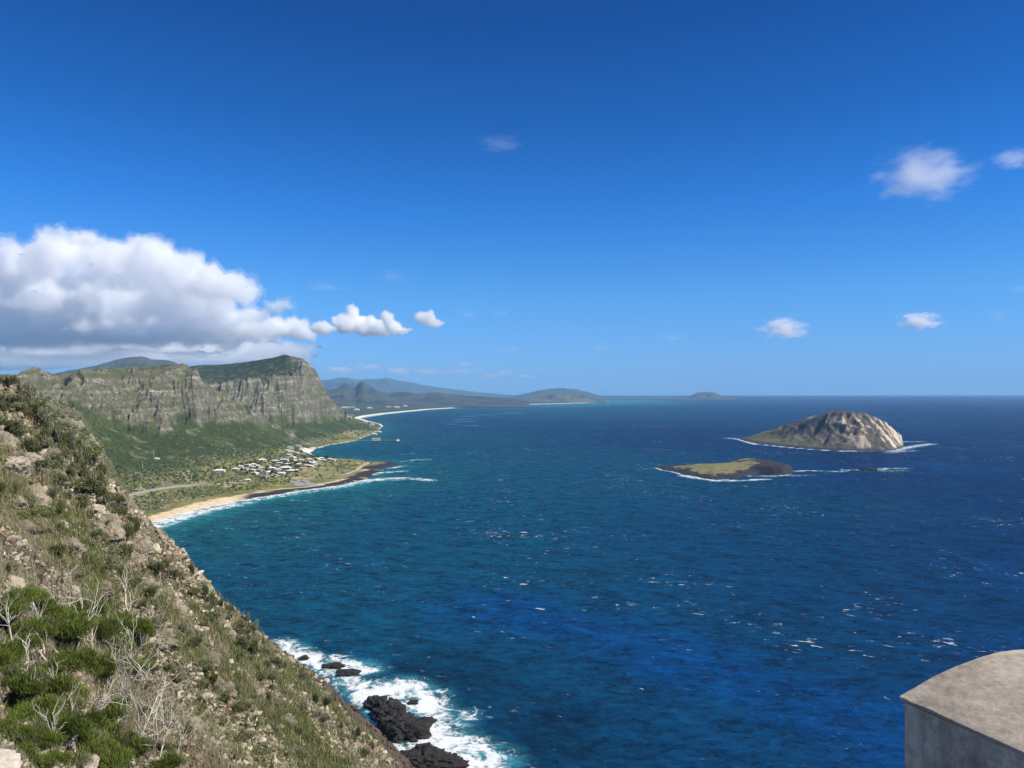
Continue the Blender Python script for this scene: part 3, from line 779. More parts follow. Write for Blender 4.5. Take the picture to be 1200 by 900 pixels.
# ------------------------------------------------------------------ the lookout: walls and terrace
def concrete(name, base, stain, sc_=3.0, amt=0.9):
    m, t, b = new_mat(name)
    tc = N(t, 'ShaderNodeTexCoord')
    n1_ = N(t, 'ShaderNodeTexNoise', Scale=sc_, Detail=8.0, Roughness=0.65, Distortion=0.6)
    mp = N(t, 'ShaderNodeMapping'); mp.inputs['Scale'].default_value = (4.0, 4.0, 0.5)
    n2_ = N(t, 'ShaderNodeTexNoise', Scale=1.6, Detail=7.0, Roughness=0.7)
    n3_ = N(t, 'ShaderNodeTexNoise', Scale=45.0, Detail=8.0, Roughness=0.75)
    t.links.new(tc.outputs['Object'], n1_.inputs[0]); t.links.new(tc.outputs['Object'], mp.inputs[0]); t.links.new(mp.outputs[0], n2_.inputs[0]); t.links.new(tc.outputs['Object'], n3_.inputs[0])
    f = math_node(t, 'MULTIPLY', math_node(t, 'ADD', maprange(t, n1_.outputs['Fac'], 0.38, 0.68), maprange(t, n2_.outputs['Fac'], 0.42, 0.7)), 0.5 * amt)
    mx = N(t, 'ShaderNodeMix', data_type='RGBA'); t.links.new(f, mx.inputs[0]); mx.inputs[6].default_value = (*base, 1); mx.inputs[7].default_value = (*stain, 1)
    vs = N(t, 'ShaderNodeVectorMath', operation='SCALE'); t.links.new(mx.outputs[2], vs.inputs[0]); t.links.new(maprange(t, n3_.outputs['Fac'], 0.3, 0.7, 0.75, 1.2), vs.inputs['Scale'])
    t.links.new(vs.outputs[0], b.inputs['Base Color'])
    bp = N(t, 'ShaderNodeBump', Strength=0.7, Distance=0.006); t.links.new(n3_.outputs['Fac'], bp.inputs['Height']); t.links.new(bp.outputs[0], b.inputs['Normal'])
    b.inputs['Roughness'].default_value = 0.9; b.inputs['Specular IOR Level'].default_value = 0.2
    return m
M['cap'] = concrete('weathered_cap_concrete', (0.40, 0.35, 0.285), (0.16, 0.14, 0.11), 3.2)
M['wallgrey'] = concrete('stained_grey_concrete', (0.52, 0.44, 0.34), (0.10, 0.08, 0.055), 3.0, 1.0)
M['whitewash'] = concrete('whitewashed_concrete', (0.66, 0.60, 0.51), (0.42, 0.37, 0.30), 5.0, 0.8)
M['paving'] = concrete('terrace_concrete', (0.35, 0.33, 0.30), (0.22, 0.2, 0.18), 1.0)

t0 = 2.0
A0 = at(1054, 816, t0)                                  # far left corner of the wall top
axis = Vector((0.37, -0.929, 0)); across = Vector((0.929, 0.37, 0)); WW, RISE, LEN = 0.78, 0.068, 3.6
root = empty('parapet_wall', A0 + across * WW / 2 - Vector((0, 0, A0.z - H + 1.65)))
tag(root, 'weathered concrete wall with a rounded cap at the edge of the lookout', 'wall')
rot = Matrix((( -axis.x, across.x, 0), (-axis.y, across.y, 0), (0, 0, 1)))    # local x = outward along the wall, y = across
root.rotation_euler = rot.to_euler()
capz = A0.z - root.location.z
bm = bmesh.new()
NS, NL = 44, 150
prof = [(-WW / 2 + WW * k / NS, RISE * (1 - abs(2 * k / NS - 1) ** 1.75)) for k in range(NS + 1)]
prof = [(-WW / 2 + 0.006, -0.012)] + [(-WW / 2, -0.004)] + prof + [(WW / 2, -0.004), (WW / 2 - 0.006, -0.012)]
ringv = []
py_ = np.array([p[0] for p in prof]); pz_ = np.array([p[1] for p in prof])
for i in range(NL + 1):
    x = -LEN * (1 - i / NL) ** 1.35
    xs_ = np.full(len(prof), x)
    nzc = 0.003 * fbm2(xs_ * 9, py_ * 9 + 2, 5) + 0.003 * fbm2(xs_ * 2.2 + 4, py_ * 2.2, 2)
    chip = 0.007 * sstep(0.22, 0.5, fbm2(xs_ * 11 + 7, py_ * 0 + np.sign(py_), 4)) * sstep(WW / 2 - 0.05, WW / 2, np.abs(py_))
    endw = (0.004 * fbm2(py_ * 14, py_ * 0 + 5, 4) + 0.004 * sstep(0.15, 0.4, fbm2(py_ * 9 + 3, py_ * 0, 3))) if i == NL else 0 * py_
    ringv.append([bm.verts.new((x - endw[k], py_[k] - np.sign(py_[k]) * 0.5 * chip[k], capz + pz_[k] + nzc[k] - 0.6 * chip[k] * (pz_[k] >= 0))) for k in range(len(prof))])
for i in range(NL):
    for k in range(len(prof) - 1):
        bm.faces.new((ringv[i][k], ringv[i + 1][k], ringv[i + 1][k + 1], ringv[i][k + 1]))
    bm.faces.new((ringv[i][0], ringv[i][-1], ringv[i + 1][-1], ringv[i + 1][0]))
bm.faces.new(ringv[0]); bm.faces.new(list(reversed(ringv[-1])))
bmesh.ops.recalc_face_normals(bm, faces=bm.faces)
bm_obj('cap', bm, M['cap'], root, smooth=False)
bm = bmesh.new()
bx(bm, (-LEN / 2 - 0.004, 0, (capz - 0.006 - 1.2) / 2), (LEN - 0.008, WW - 0.008, capz - 0.006 + 1.2), bevel=0.006)
bm_obj('wall_body', bm, M['wallgrey'], root)

P = at(-9, 892, 2.05)
root = empty('wall_pier', (P.x - 0.20, P.y - 0.10, H - 1.65), R(-14))
tag(root, 'white painted wall corner poking in at the lower left', 'wall')
bm = bmesh.new(); hh = P.z - (H - 1.65)
bx(bm, (0, 0, hh / 2 - 0.6), (0.36, 0.40, hh - 0.07 + 1.2), bevel=0.015); bm_obj('pier_body', bm, M['whitewash'], root)
bm = bmesh.new(); bx(bm, (0, 0, hh - 0.03), (0.40, 0.44, 0.068), bevel=0.016); bm_obj('cap', bm, M['whitewash'], root)
bm = bmesh.new(); bx(bm, (-0.1, -1.2, H - 1.65 - 6), (4.2, 5.8, 12))
tag(bm_obj('lookout_terrace', bm, M['paving']), 'concrete terrace of the lookout under the camera', 'terrace', kind='structure')

# ------------------------------------------------------------------ plants
def blades(n, center, radii, length, width, up=0.7, out=0.6, jit=0.5, col=(0.1, 0.12, 0.05), col2=(0.16, 0.17, 0.08), shell=0.45, lean=(0, 0)):
    d = rng.normal(size=(n, 3)); d /= np.linalg.norm(d, axis=1)[:, None]
    d[:, 2] = np.abs(d[:, 2]) * 1.0 - 0.15 * rng.random(n)
    r = (shell + (1 - shell) * rng.random(n)) ** 0.7
    cl = fbm3(d[:, 0] * 2.3 + center[0] * 3, d[:, 1] * 2.3 + 5, d[:, 2] * 2.3, 2)
    r = r * (1 + 0.55 * cl)
    p = d * r[:, None] * np.array(radii) + np.array(center)
    p[:, 0] += lean[0] * (p[:, 2] - center[2]); p[:, 1] += lean[1] * (p[:, 2] - center[2])
    q = d * out + np.array((lean[0], lean[1], up)) + rng.normal(size=(n, 3)) * jit
    q /= np.linalg.norm(q, axis=1)[:, None]
    s = np.cross(q, rng.normal(size=(n, 3))); s /= np.linalg.norm(s, axis=1)[:, None] + 1e-9
    L = (length * (0.6 + 0.8 * rng.random(n)))[:, None]; w = (width * (0.7 + 0.6 * rng.random(n)))[:, None]
    v = np.stack([p - q * L * 0.5, p + s * w * 0.5, p + q * L * 0.5, p - s * w * 0.5], 1).reshape(-1, 3)
    f = np.arange(4 * n).reshape(n, 4)
    c = np.array(col) + (np.array(col2) - np.array(col)) * rng.random(n)[:, None]
    return v, f, np.repeat(c, 4, axis=0)

def join(parts):
    V, Fc, C_, o = [], [], [], 0
    for v, f, c in parts:
        V.append(v); Fc.append(f + o); C_.append(c); o += len(v)
    return np.vstack(V), np.vstack(Fc), np.vstack(C_)

def tube_parts(chains, sides=5):
    """chains: list of [(point, radius), ...] -> verts, quads."""
    V, Fc = [], []
    for ch in chains:
        base = len(V)
        for i, (p, r) in enumerate(ch):
            a = ch[max(i - 1, 0)][0]; b_ = ch[min(i + 1, len(ch) - 1)][0]
            d = (b_ - a).normalized() if (b_ - a).length > 1e-6 else Vector((0, 0, 1))
            s = d.orthogonal().normalized(); u = d.cross(s)
            for k in range(sides):
                an = 2 * math.pi * k / sides
                V.append(p + (s * math.cos(an) + u * math.sin(an)) * r)
        for i in range(len(ch) - 1):
            for k in range(sides):
                k2 = (k + 1) % sides
                Fc.append((base + i * sides + k, base + i * sides + k2, base + (i + 1) * sides + k2, base + (i + 1) * sides + k))
    return np.array([tuple(v) for v in V]), np.array(Fc)

def grow(p, d, length, r, depth, chains, spread=0.6, bend=0.25, kids=(2, 3), shrink=0.68, up=0.1):
    n = 5; ch = [(p.copy(), r)]; q = p.copy(); dd = d.normalized()
    for i in range(n):
        dd = (dd + Vector((random.gauss(0, bend), random.gauss(0, bend), random.gauss(0, bend) + up))).normalized()
        q = q + dd * (length / n)
        ch.append((q.copy(), r * (1 - 0.55 * (i + 1) / n)))
        if depth > 0 and i in (2, 3) and random.random() < 0.5:
            s = (dd + Vector((random.gauss(0, spread), random.gauss(0, spread), random.gauss(0, spread) + up))).normalized()
            grow(q, s, length * shrink * 0.8, r * 0.45, depth - 1, chains, spread, bend, kids, shrink, up)
    chains.append(ch)
    if depth > 0:
        for _ in range(random.randint(*kids)):
            s = (dd + Vector((random.gauss(0, spread), random.gauss(0, spread), random.gauss(0, spread) + up))).normalized()
            grow(q, s, length * shrink, r * 0.5, depth - 1, chains, spread, bend, kids, shrink, up)

GREY = ((0.17, 0.18, 0.105), (0.30, 0.29, 0.19)); OLV = ((0.095, 0.115, 0.045), (0.21, 0.215, 0.095)); BRI = ((0.050, 0.085, 0.014), (0.19, 0.23, 0.05))

def shrub_proto(kind, seed):
    """One metre tall; scaled when placed."""
    random.seed(seed)
    parts = []; stems = []
    if kind == 'plume':
        for k in range(6):
            a = random.uniform(0, 6.28); rr = random.uniform(0, 0.22)
            c = (rr * math.cos(a), rr * math.sin(a), random.uniform(0.30, 0.5)); ln = (random.uniform(-0.3, 0.1), random.uniform(-0.2, 0.2))
            col = OLV if random.random() < 0.6 else GREY
            parts.append(blades(260, c, (0.11, 0.11, random.uniform(0.3, 0.5)), 0.15, 0.022, up=1.0, out=0.35, jit=0.3, col=col[0], col2=col[1], shell=0.25, lean=ln))
            stems.append([(Vector((0, 0, -0.15)), 0.018), (Vector((c[0] * 0.6, c[1] * 0.6, c[2] * 0.6)), 0.014), (Vector(c) + Vector((ln[0] * 0.2, ln[1] * 0.2, 0.25)), 0.005)])
    elif kind == 'round':
        for k in range(7):
            a = random.uniform(0, 6.28); rr = random.uniform(0.1, 0.42)
            c = (rr * math.cos(a), rr * math.sin(a), random.uniform(0.12, 0.42)); col = random.choice((GREY, OLV, OLV))
            parts.append(blades(240, c, (0.27, 0.27, 0.25), 0.11, 0.034, up=0.5, out=0.8, jit=0.6, col=col[0], col2=col[1], shell=0.4))
            stems.append([(Vector((0, 0, -0.15)), 0.02), (Vector((c[0] * 0.5, c[1] * 0.5, c[2] * 0.5)), 0.014), (Vector(c), 0.005)])
    else:                                               # feathery green cushion close to the lookout
        for k in range(15):
            a = random.uniform(0, 6.28); rr = random.uniform(0.1, 0.75)
            c = (rr * math.cos(a), rr * math.sin(a), random.uniform(0.05, 0.5) * (1.1 - rr * 0.8)); col = BRI if random.random() < 0.8 else OLV
            parts.append(blades(620, c, (0.30, 0.30, 0.32), 0.16, 0.013, up=0.75, out=0.7, jit=0.35, col=col[0], col2=col[1], shell=0.3, lean=(-0.25, 0)))
            stems.append([(Vector((0, 0, -0.2)), 0.018), (Vector((c[0] * 0.5, c[1] * 0.5, c[2] * 0.5)), 0.012), (Vector(c), 0.005)])
    root = empty('shrub')
    v, f, c = join(parts)
    fo_ = mesh_np('foliage', v, f, M['leaf'], c); fo_.parent = root
    v, f = tube_parts(stems)
    st = mesh_np('stems', v, f, M['bark']); st.parent = root
    return root

def place(proto, used, p, s, rz, tilt=0.0):
    o = proto if proto.name not in used else copy_tree(proto)
    used.add(proto.name)
    o.location = p; o.scale = (s, s, s * random.uniform(0.85, 1.15)); o.rotation_euler = (tilt, random.uniform(-0.15, 0.15), rz)
    return o

used = set()
protos = [shrub_proto('plume', 3), shrub_proto('plume', 4), shrub_proto('round', 5), shrub_proto('round', 6), shrub_proto('plume', 7)]
greens = [shrub_proto('green', 11), shrub_proto('green', 12), shrub_proto('green', 13)]
random.seed(21)
slope_top = lambda px: np.interp(px, HT[:, 0], HT[:, 1])
# the dark olive shrubs along the upper ribs, then the scatter down the slope
spots = []
ribs = [((8, 462), (112, 590), 24), ((28, 470), (130, 600), 20), ((0, 480), (60, 570), 12), ((55, 512), (160, 640), 20), ((90, 600), (190, 700), 16), ((100, 640), (300, 850), 22), ((180, 655), (330, 800), 24), ((240, 720), (420, 880), 24), ((20, 600), (120, 680), 12)]
for (a, b_, n) in ribs:
    for i in range(n):
        f = (i + random.random()) / n
        spots.append((a[0] + (b_[0] - a[0]) * f + random.gauss(0, 6), a[1] + (b_[1] - a[1]) * f + random.gauss(0, 8), 1.25 if b_[1] < 650 else 0.85))
while len(spots) < 290:
    px = random.uniform(-5, 450); py = random.uniform(450, 900)
    if py > slope_top(px) + 4 and not (px < 150 and py > 690): spots.append((px, py, 0.75))
for (px, py, k) in spots:
    p = hit(hill_bvh, px, py)
    if p is None or p.y > 420 or p.z < 12: continue
    hpx = random.uniform(12, 30) * k * (1.0 if p.y < 200 else 0.62)
    s = min(max(hpx * p.y / F, 0.5), 6.5)
    pr = random.choice(protos)
    o = place(pr, used, p - Vector((0, 0, 0.05 * s)), s, random.uniform(0, 6.28))
    near = p.y < 90
    tag(o, 'low olive shrub among the dry grass of the slope nearest the lookout' if near else 'grey-green wind-bent shrub on the steep rocky cliff slope farther down', 'shrub', 'shrubs scattered over the near dry slope' if near else 'shrubs scattered down the far part of the cliff slope')
gspots = [(10, 715), (30, 705), (48, 722), (15, 745), (78, 735), (60, 745), (95, 720), (110, 745), (128, 770), (118, 790), (100, 790), (20, 800), (45, 812), (10, 835), (40, 845), (70, 825), (85, 850), (60, 870), (30, 880), (100, 860), (118, 850), (135, 835), (140, 880), (85, 885), (115, 890), (15, 862), (70, 790), (150, 790), (145, 740), (50, 900), (180, 905), (5, 770)]
for (px, py) in gspots:
    p = hit(hill_bvh, px, py)
    if p is None: continue
    s = random.uniform(0.75, 1.2) * 40 * p.y / F
    o = place(random.choice(greens), used, p - Vector((0, 0, 0.1 * s)), s, random.uniform(0, 6.28))
    tag(o, 'feathery bright green bush among the dead branches close below the lookout', 'bush', 'feathery green bushes at the lower left')

def dead_shrub(px, py, hpx, dx, lab):
    p = hit(hill_bvh, px, py)
    if p is None: return
    k = p.y / F
    L = hpx * k
    root = empty('dead_shrub', p - Vector((0, 0, 0.1)))
    main, tw = [], []
    d = Vector((dx / hpx * 1.1, random.uniform(-0.3, 0.3), 1.0))
    grow(Vector((0, 0, 0)), d, L * 0.50, 1.15 * k, 1, main, spread=0.38, bend=0.13, kids=(1, 2), shrink=0.8, up=0.0)
    for ch in list(main):
        for (q, r) in ch[2:]:
            if random.random() < 0.95:
                dd = (ch[-1][0] - ch[0][0]).normalized()
                s = (dd + Vector((random.gauss(0, 0.45), random.gauss(0, 0.45), random.gauss(0, 0.3)))).normalized()
                grow(q, s, L * random.uniform(0.12, 0.34), 0.42 * k, random.choice((0, 1, 1)), tw, spread=0.5, bend=0.2, kids=(1, 2), shrink=0.6, up=0.06)
    v, f = tube_parts(main, 6); a = mesh_np('branches', v, f, M['deadwood'], smooth=True); a.parent = root
    v, f = tube_parts(tw, 4); a = mesh_np('twigs', v, f, M['deadwood']); a.parent = root
    tag(root, lab[0], 'dead shrub', lab[1])
random.seed(33)
GA = ('bare pale grey dead shrub standing among the green bushes, lower left', 'bare dead shrubs among the green bushes')
GB = ('thin bare dead shrub rising from the dry grass right of the green bushes', 'bare dead shrubs in the dry grass')
big_d = [(64, 780, 110, -70, ('largest bare grey dead shrub leaning left over a dark hollow', None)), (102, 752, 95, -22, ('bare dead shrub with a dense fan of twigs beside a yellow rock', None)), (84, 842, 72, -48, ('fallen pale forked dead branch lying across the green bushes', None))]
for a in big_d: dead_shrub(*a)
for (px, py, h_, dx) in [(76, 772, 85, -38), (106, 748, 72, 8), (95, 756, 80, -40), (128, 800, 62, 25), (118, 852, 50, 0), (60, 884, 62, 4), (88, 876, 62, -8), (104, 880, 70, 6), (20, 772, 45, -22), (30, 800, 60, -8), (14, 760, 60, -14), (120, 838, 56, 12), (70, 700, 40, -5), (48, 745, 60, -6), (130, 868, 85, 12), (52, 765, 60, 10), (40, 778, 48, -4), (88, 765, 62, 14), (110, 770, 56, -12), (36, 822, 44, 6), (76, 815, 40, -10), (98, 868, 66, 18)]: dead_shrub(px, py, h_, dx, GA)
for (px, py, h_, dx) in [(134, 870, 150, 34), (146, 896, 110, 22), (158, 885, 105, 14), (172, 895, 90, 20), (152, 790, 70, 10), (150, 735, 62, 4), (165, 820, 80, 12), (186, 890, 70, 12), (205, 895, 55, 4), (140, 820, 75, 20), (178, 850, 60, 14), (196, 860, 50, 8), (162, 760, 50, 6)]: dead_shrub(px, py, h_, dx, GB)

BOULD = [(95, 897, 34, 'whitish crumbly boulder at the bottom edge among green bushes'), (122, 820, 13, 'small pale yellow rock behind thin dead stems'), (18, 792, 18, 'pale rock beside the dark hollow under the dead shrub'), (86, 692, 12, 'yellowish block behind the fan of dead twigs'), (14, 688, 24, 'tall pale rock slab at the left edge above the green bushes'),
         (20, 548, 26, 'big pale rock face at the left edge on the upper slope'), (36, 540, 20, 'pale rock block beside the big pale rock face'), (112, 600, 20, 'reddish brown rock knob on the rim of the slope'), (104, 585, 16, 'tan rock block just above the reddish knob'), (72, 618, 14, 'weathered rock among shrubs in the middle of the slope')]
for i, (px, py, sp_, lab) in enumerate(BOULD):
    p = hit(hill_bvh, px, py)
    if p is None: continue
    r = sp_ * 0.5 * p.y / F
    o = rock_mesh('boulder', (r, r, r * 0.85), 3.1 * i + 1, M['boulder'], sub=4, rough=0.4)
    o.location = p; o.rotation_euler = (random.random(), random.random(), random.random() * 6)
    tag(o, lab, 'boulder')

M['ledge'] = tinted('outcrop_rock', rough=0.9, scale=0.9, amount=0.6, bump=0.12, bump_scale=4, base=(0.205, 0.178, 0.132), obj_random=0.3)
for i, (px, py, sp_) in enumerate([(8, 520, 30), (60, 535, 26), (96, 566, 28), (45, 585, 34), (84, 640, 30), (132, 618, 30), (152, 652, 26), (176, 690, 28), (122, 690, 24), (207, 712, 26), (190, 745, 30), (242, 768, 26), (262, 806, 28), (300, 812, 22), (335, 842, 24), (228, 850, 30), (70, 560, 22), (28, 620, 34), (140, 585, 22), (168, 640, 20), (285, 760, 22), (20, 590, 26)]):
    p = hit(hill_bvh, px, py)
    if p is None: continue
    r = sp_ * 0.5 * p.y / F
    o = rock_mesh('rock_outcrop', (r * 1.3, r * 1.1, r * 0.8), 4.7 * i + 60, M['ledge'], sub=5, rough=0.55)
    o.location = p + Vector((-0.35 * r, -0.25 * r, -0.35 * r)); o.rotation_euler = (random.gauss(0.3, 0.2), random.gauss(0.4, 0.2), random.uniform(-0.9, -0.2))
    tag(o, 'grey-brown craggy rock outcrop jutting from the grassy cliff slope', 'rock outcrop', 'rock outcrops on the cliff slope')

# dry grass on the slope: nobody could count it
random.seed(5)
NB = 90000
hits = []
for i in range(NB):
    px = rng.uniform(-30, 500); py = slope_top(px) + (930 - slope_top(px)) * rng.random() ** 0.85
    h_ = hill_bvh.ray_cast(Vector((0, 0, H)), ray(px, py))[0]
    if h_ is not None and h_.y < 430 and h_.z > 42 + 30 * rng.random(): hits.append((h_.x, h_.y, h_.z))
Pg = np.array(hits)
a_ = -0.55 * Pg[:, 0] + 0.83 * Pg[:, 1]; b_ = 0.83 * Pg[:, 0] + 0.55 * Pg[:, 1]
oc = sstep(-0.08, 0.10, fbm2(a_ / 15 + 40, b_ / 19 + 2, 4) + 0.10 * fbm2(a_ / 50, b_ / 60, 2) + 0.02 + 0.16 * sstep(75, 100, a_) * sstep(190, 150, a_))
keep = rng.random(len(Pg)) > 0.80 * oc
Pg = Pg[keep]; a_ = a_[keep]; b_ = b_[keep]
n2g = fbm2(a_ / 2.2, b_ / 3.1 + 7, 5) * 0.6 + 0.8 * fbm2(a_ / 25 + 3, b_ / 40 + 8, 4)
gsel = sstep(-0.12, 0.25, n2g)
K = 4
n = len(Pg) * K
P0 = np.repeat(Pg, K, axis=0); tt = P0[:, 1]
px1 = tt / F
P0 = P0 + rng.normal(size=(n, 3)) * np.stack([3.0 * px1, 3.0 * px1, 0 * px1], -1)
L = np.clip(px1 * 9, 0.22, 1.6) * (0.5 + 0.8 * rng.random(n)); w = np.clip(px1 * 0.8, 0.012, 0.25)
d = np.stack([-0.25 + 0.45 * rng.normal(size=n), 0.4 * rng.normal(size=n), np.full(n, 0.9)], -1); d /= np.linalg.norm(d, axis=1)[:, None]
sd_ = np.stack([rng.normal(size=n), 0.4 * rng.normal(size=n), 0.2 * rng.normal(size=n)], -1); sd_ /= np.linalg.norm(sd_, axis=1)[:, None]
P0[:, 2] -= 0.12 * L
v = np.stack([P0 - sd_ * w[:, None] * 0.5, P0 + sd_ * w[:, None] * 0.5, P0 + d * L[:, None]], 1).reshape(-1, 3)
cg = np.array((0.20, 0.18, 0.105)) + (np.array((0.38, 0.345, 0.23)) - np.array((0.20, 0.18, 0.105))) * rng.random(n)[:, None]
cg2 = np.array((0.11, 0.135, 0.04)) + np.array((0.11, 0.11, 0.05)) * rng.random(n)[:, None]
gs = np.repeat(gsel, K) * 0.85 > rng.random(n)
cg = np.where(gs[:, None], cg2, cg)
gr = mesh_np('dry_grass', v, np.arange(3 * n).reshape(n, 3), M['straw'], np.repeat(cg, 3, axis=0))
tag(gr, 'straw-coloured and green grass tufts covering the steep slope', 'grass', kind='stuff')

# broken rock lying all over the outcrops
RP = []
for q_ in range(7):
    bm = bmesh.new(); bmesh.ops.create_icosphere(bm, subdivisions=2, radius=1.0)
    v = np.array([p.co for p in bm.verts]); f = np.array([[p.index for p in fc.verts] for fc in bm.faces]); bm.free()
    r3 = np.random.default_rng(100 + q_)
    for _ in range(15):                                   # cut flat faces
        d = r3.normal(size=3); d /= np.linalg.norm(d); h_ = r3.uniform(0.30, 0.62)
        ov = np.maximum(v @ d - h_, 0); v = v - ov[:, None] * d
    v = v * (1 + 0.12 * fbm3(v[:, 0] * 2 + q_ * 7, v[:, 1] * 2, v[:, 2] * 2, 2))[:, None]
    RP.append((v, f))
hits = []
for i in range(52000):
    px = rng.uniform(-30, 480); py = slope_top(px) - 6 + (910 - slope_top(px)) * rng.random() ** 1.15
    h_ = hill_bvh.ray_cast(Vector((0, 0, H)), ray(px, py))[0]
    if h_ is not None and h_.y < 430 and h_.z > 3: hits.append((h_.x, h_.y, h_.z))
Pr = np.array(hits)
a_ = -0.55 * Pr[:, 0] + 0.83 * Pr[:, 1]; b_ = 0.83 * Pr[:, 0] + 0.55 * Pr[:, 1]
oc = sstep(-0.08, 0.10, fbm2(a_ / 15 + 40, b_ / 19 + 2, 4) + 0.10 * fbm2(a_ / 50, b_ / 60, 2) + 0.02 + 0.16 * sstep(75, 100, a_) * sstep(190, 150, a_))
cl_ = fbm2(a_ / 5 + 7, b_ / 4, 3)
ok_ = (rng.random(len(Pr)) < 0.50 * oc + 0.05) & (cl_ > -0.05 - 0.12 * oc)
Pr = Pr[ok_][:11000]; cl_ = cl_[ok_][:11000]; a_ = a_[ok_][:11000]; b_ = b_[ok_][:11000]
V, Fc, C_, o_ = [], [], [], 0
warm = fbm2(a_ / 12 + 70, b_ / 10, 3)
for i, p in enumerate(Pr):
    v, f = RP[i % 7]
    k = p[1] / F
    s_ = min(max(k * rng.uniform(1.8, 5.5) * (1.8 if rng.random() < 0.08 else 1), 0.06), 1.6)
    e = Matrix.Rotation(rng.uniform(0, 6.28), 3, 'Z') @ Matrix.Rotation(rng.normal() * 0.5, 3, 'X') @ Matrix.Rotation(-0.35 + rng.normal() * 0.4, 3, 'Y')
    w_ = (v * (s_ * np.array((rng.uniform(0.8, 1.5), rng.uniform(0.7, 1.3), rng.uniform(0.5, 1.0))))) @ np.array(e).T + p
    V.append(w_); Fc.append(f + o_); o_ += len(v)
    base_ = np.array((0.40, 0.36, 0.27)) if rng.random() < 0.36 else (np.array((0.24, 0.205, 0.155)) if rng.random() < 0.7 else np.array((0.13, 0.105, 0.08)))
    if warm[i] > 0.25: base_ = base_ * np.array((0.92, 0.80, 0.72))
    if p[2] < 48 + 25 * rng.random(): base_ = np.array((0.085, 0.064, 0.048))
    C_.append(np.repeat((base_ * rng.uniform(0.75, 1.2))[None], len(v), 0))
M['broken'] = tinted('broken_rock', scale=2.5, amount=0.35, bump=0.05, bump_scale=7)
tag(mesh_np('broken_rock', np.vstack(V), np.vstack(Fc), M['broken'], np.vstack(C_)), 'broken pale and brown rock strewn over the outcrops of the slope', 'rock', kind='stuff')

# ------------------------------------------------------------------ the settlement on the point
def drape(name, pts_px, width, mat, label, cat, lift=0.3, steps=14, widths=None):
    pts = [hit(land_bvh, *p) for p in pts_px]
    pts = [p for p in pts if p is not None]
    fine = []
    for a, b_ in zip(pts[:-1], pts[1:]):
        for k in range(steps): fine.append(a.lerp(b_, k / steps))
    fine.append(pts[-1])
    V = []
    for i, p in enumerate(fine):
        a = fine[max(i - 3, 0)]; b_ = fine[min(i + 3, len(fine) - 1)]
        d = Vector((b_.x - a.x, b_.y - a.y, 0)).normalized(); s = Vector((-d.y, d.x, 0))
        for q in (-0.5, -0.17, 0.17, 0.5):
            c = p + s * width * q; g = drop(land_bvh, c.x, c.y)
            V.append((c.x, c.y, (g.z if g else p.z) + lift))
    o = mesh_np(name, np.array(V), grid_faces(len(fine), 4), mat, None)
    tag(o, label, cat, kind='structure')
M['asphalt'] = tinted('old_asphalt', scale=0.2, amount=0.2, base=(0.26, 0.25, 0.22))
M['track'] = tinted('sandy_track', scale=0.1, amount=0.25, base=(0.42, 0.35, 0.24))
drape('road', [(136, 584.5), (150, 581), (165, 577.5), (182, 574), (198, 571.5), (215, 569.5), (232, 568), (247, 566.5)], 7, M['asphalt'], 'pale road along the foot of the green slope behind the beach', 'road')
drape('path', [(300, 576), (325, 573.5), (345, 572), (362, 570.5), (380, 568)], 7, M['track'], 'sandy track along the black shore of the point', 'track')
drape('path', [(355, 561.5), (365, 560), (375, 559.5)], 9, M['track'], 'short bare sandy track above the parking lot', 'track')
drape('path', [(405, 556), (418, 551), (424, 546), (432, 543)], 7, M['track'], 'pale curving track across the tip of the point', 'track')
drape('parking_lot', [(347, 563), (353, 566), (360, 569.5)], 34, M['asphalt'], 'grey parking lot near the black shore', 'parking lot', lift=0.4)

M['rooftop'] = [tinted('white_roof', scale=0.5, amount=0.08, base=(0.64, 0.63, 0.60)), tinted('cream_roof', scale=0.5, amount=0.1, base=(0.58, 0.52, 0.42)), tinted('grey_roof', scale=0.5, amount=0.1, base=(0.30, 0.30, 0.31)), tinted('pinkish_roof', scale=0.5, amount=0.1, base=(0.50, 0.33, 0.26)), tinted('pale_blue_roof', scale=0.5, amount=0.1, base=(0.42, 0.58, 0.66))]
M['housewall'] = tinted('house_wall', scale=0.4, amount=0.12, base=(0.55, 0.50, 0.43))
M['window'], t_, b_n = new_mat('window_glass'); b_n.inputs['Base Color'].default_value = (0.03, 0.04, 0.05, 1); b_n.inputs['Roughness'].default_value = 0.15

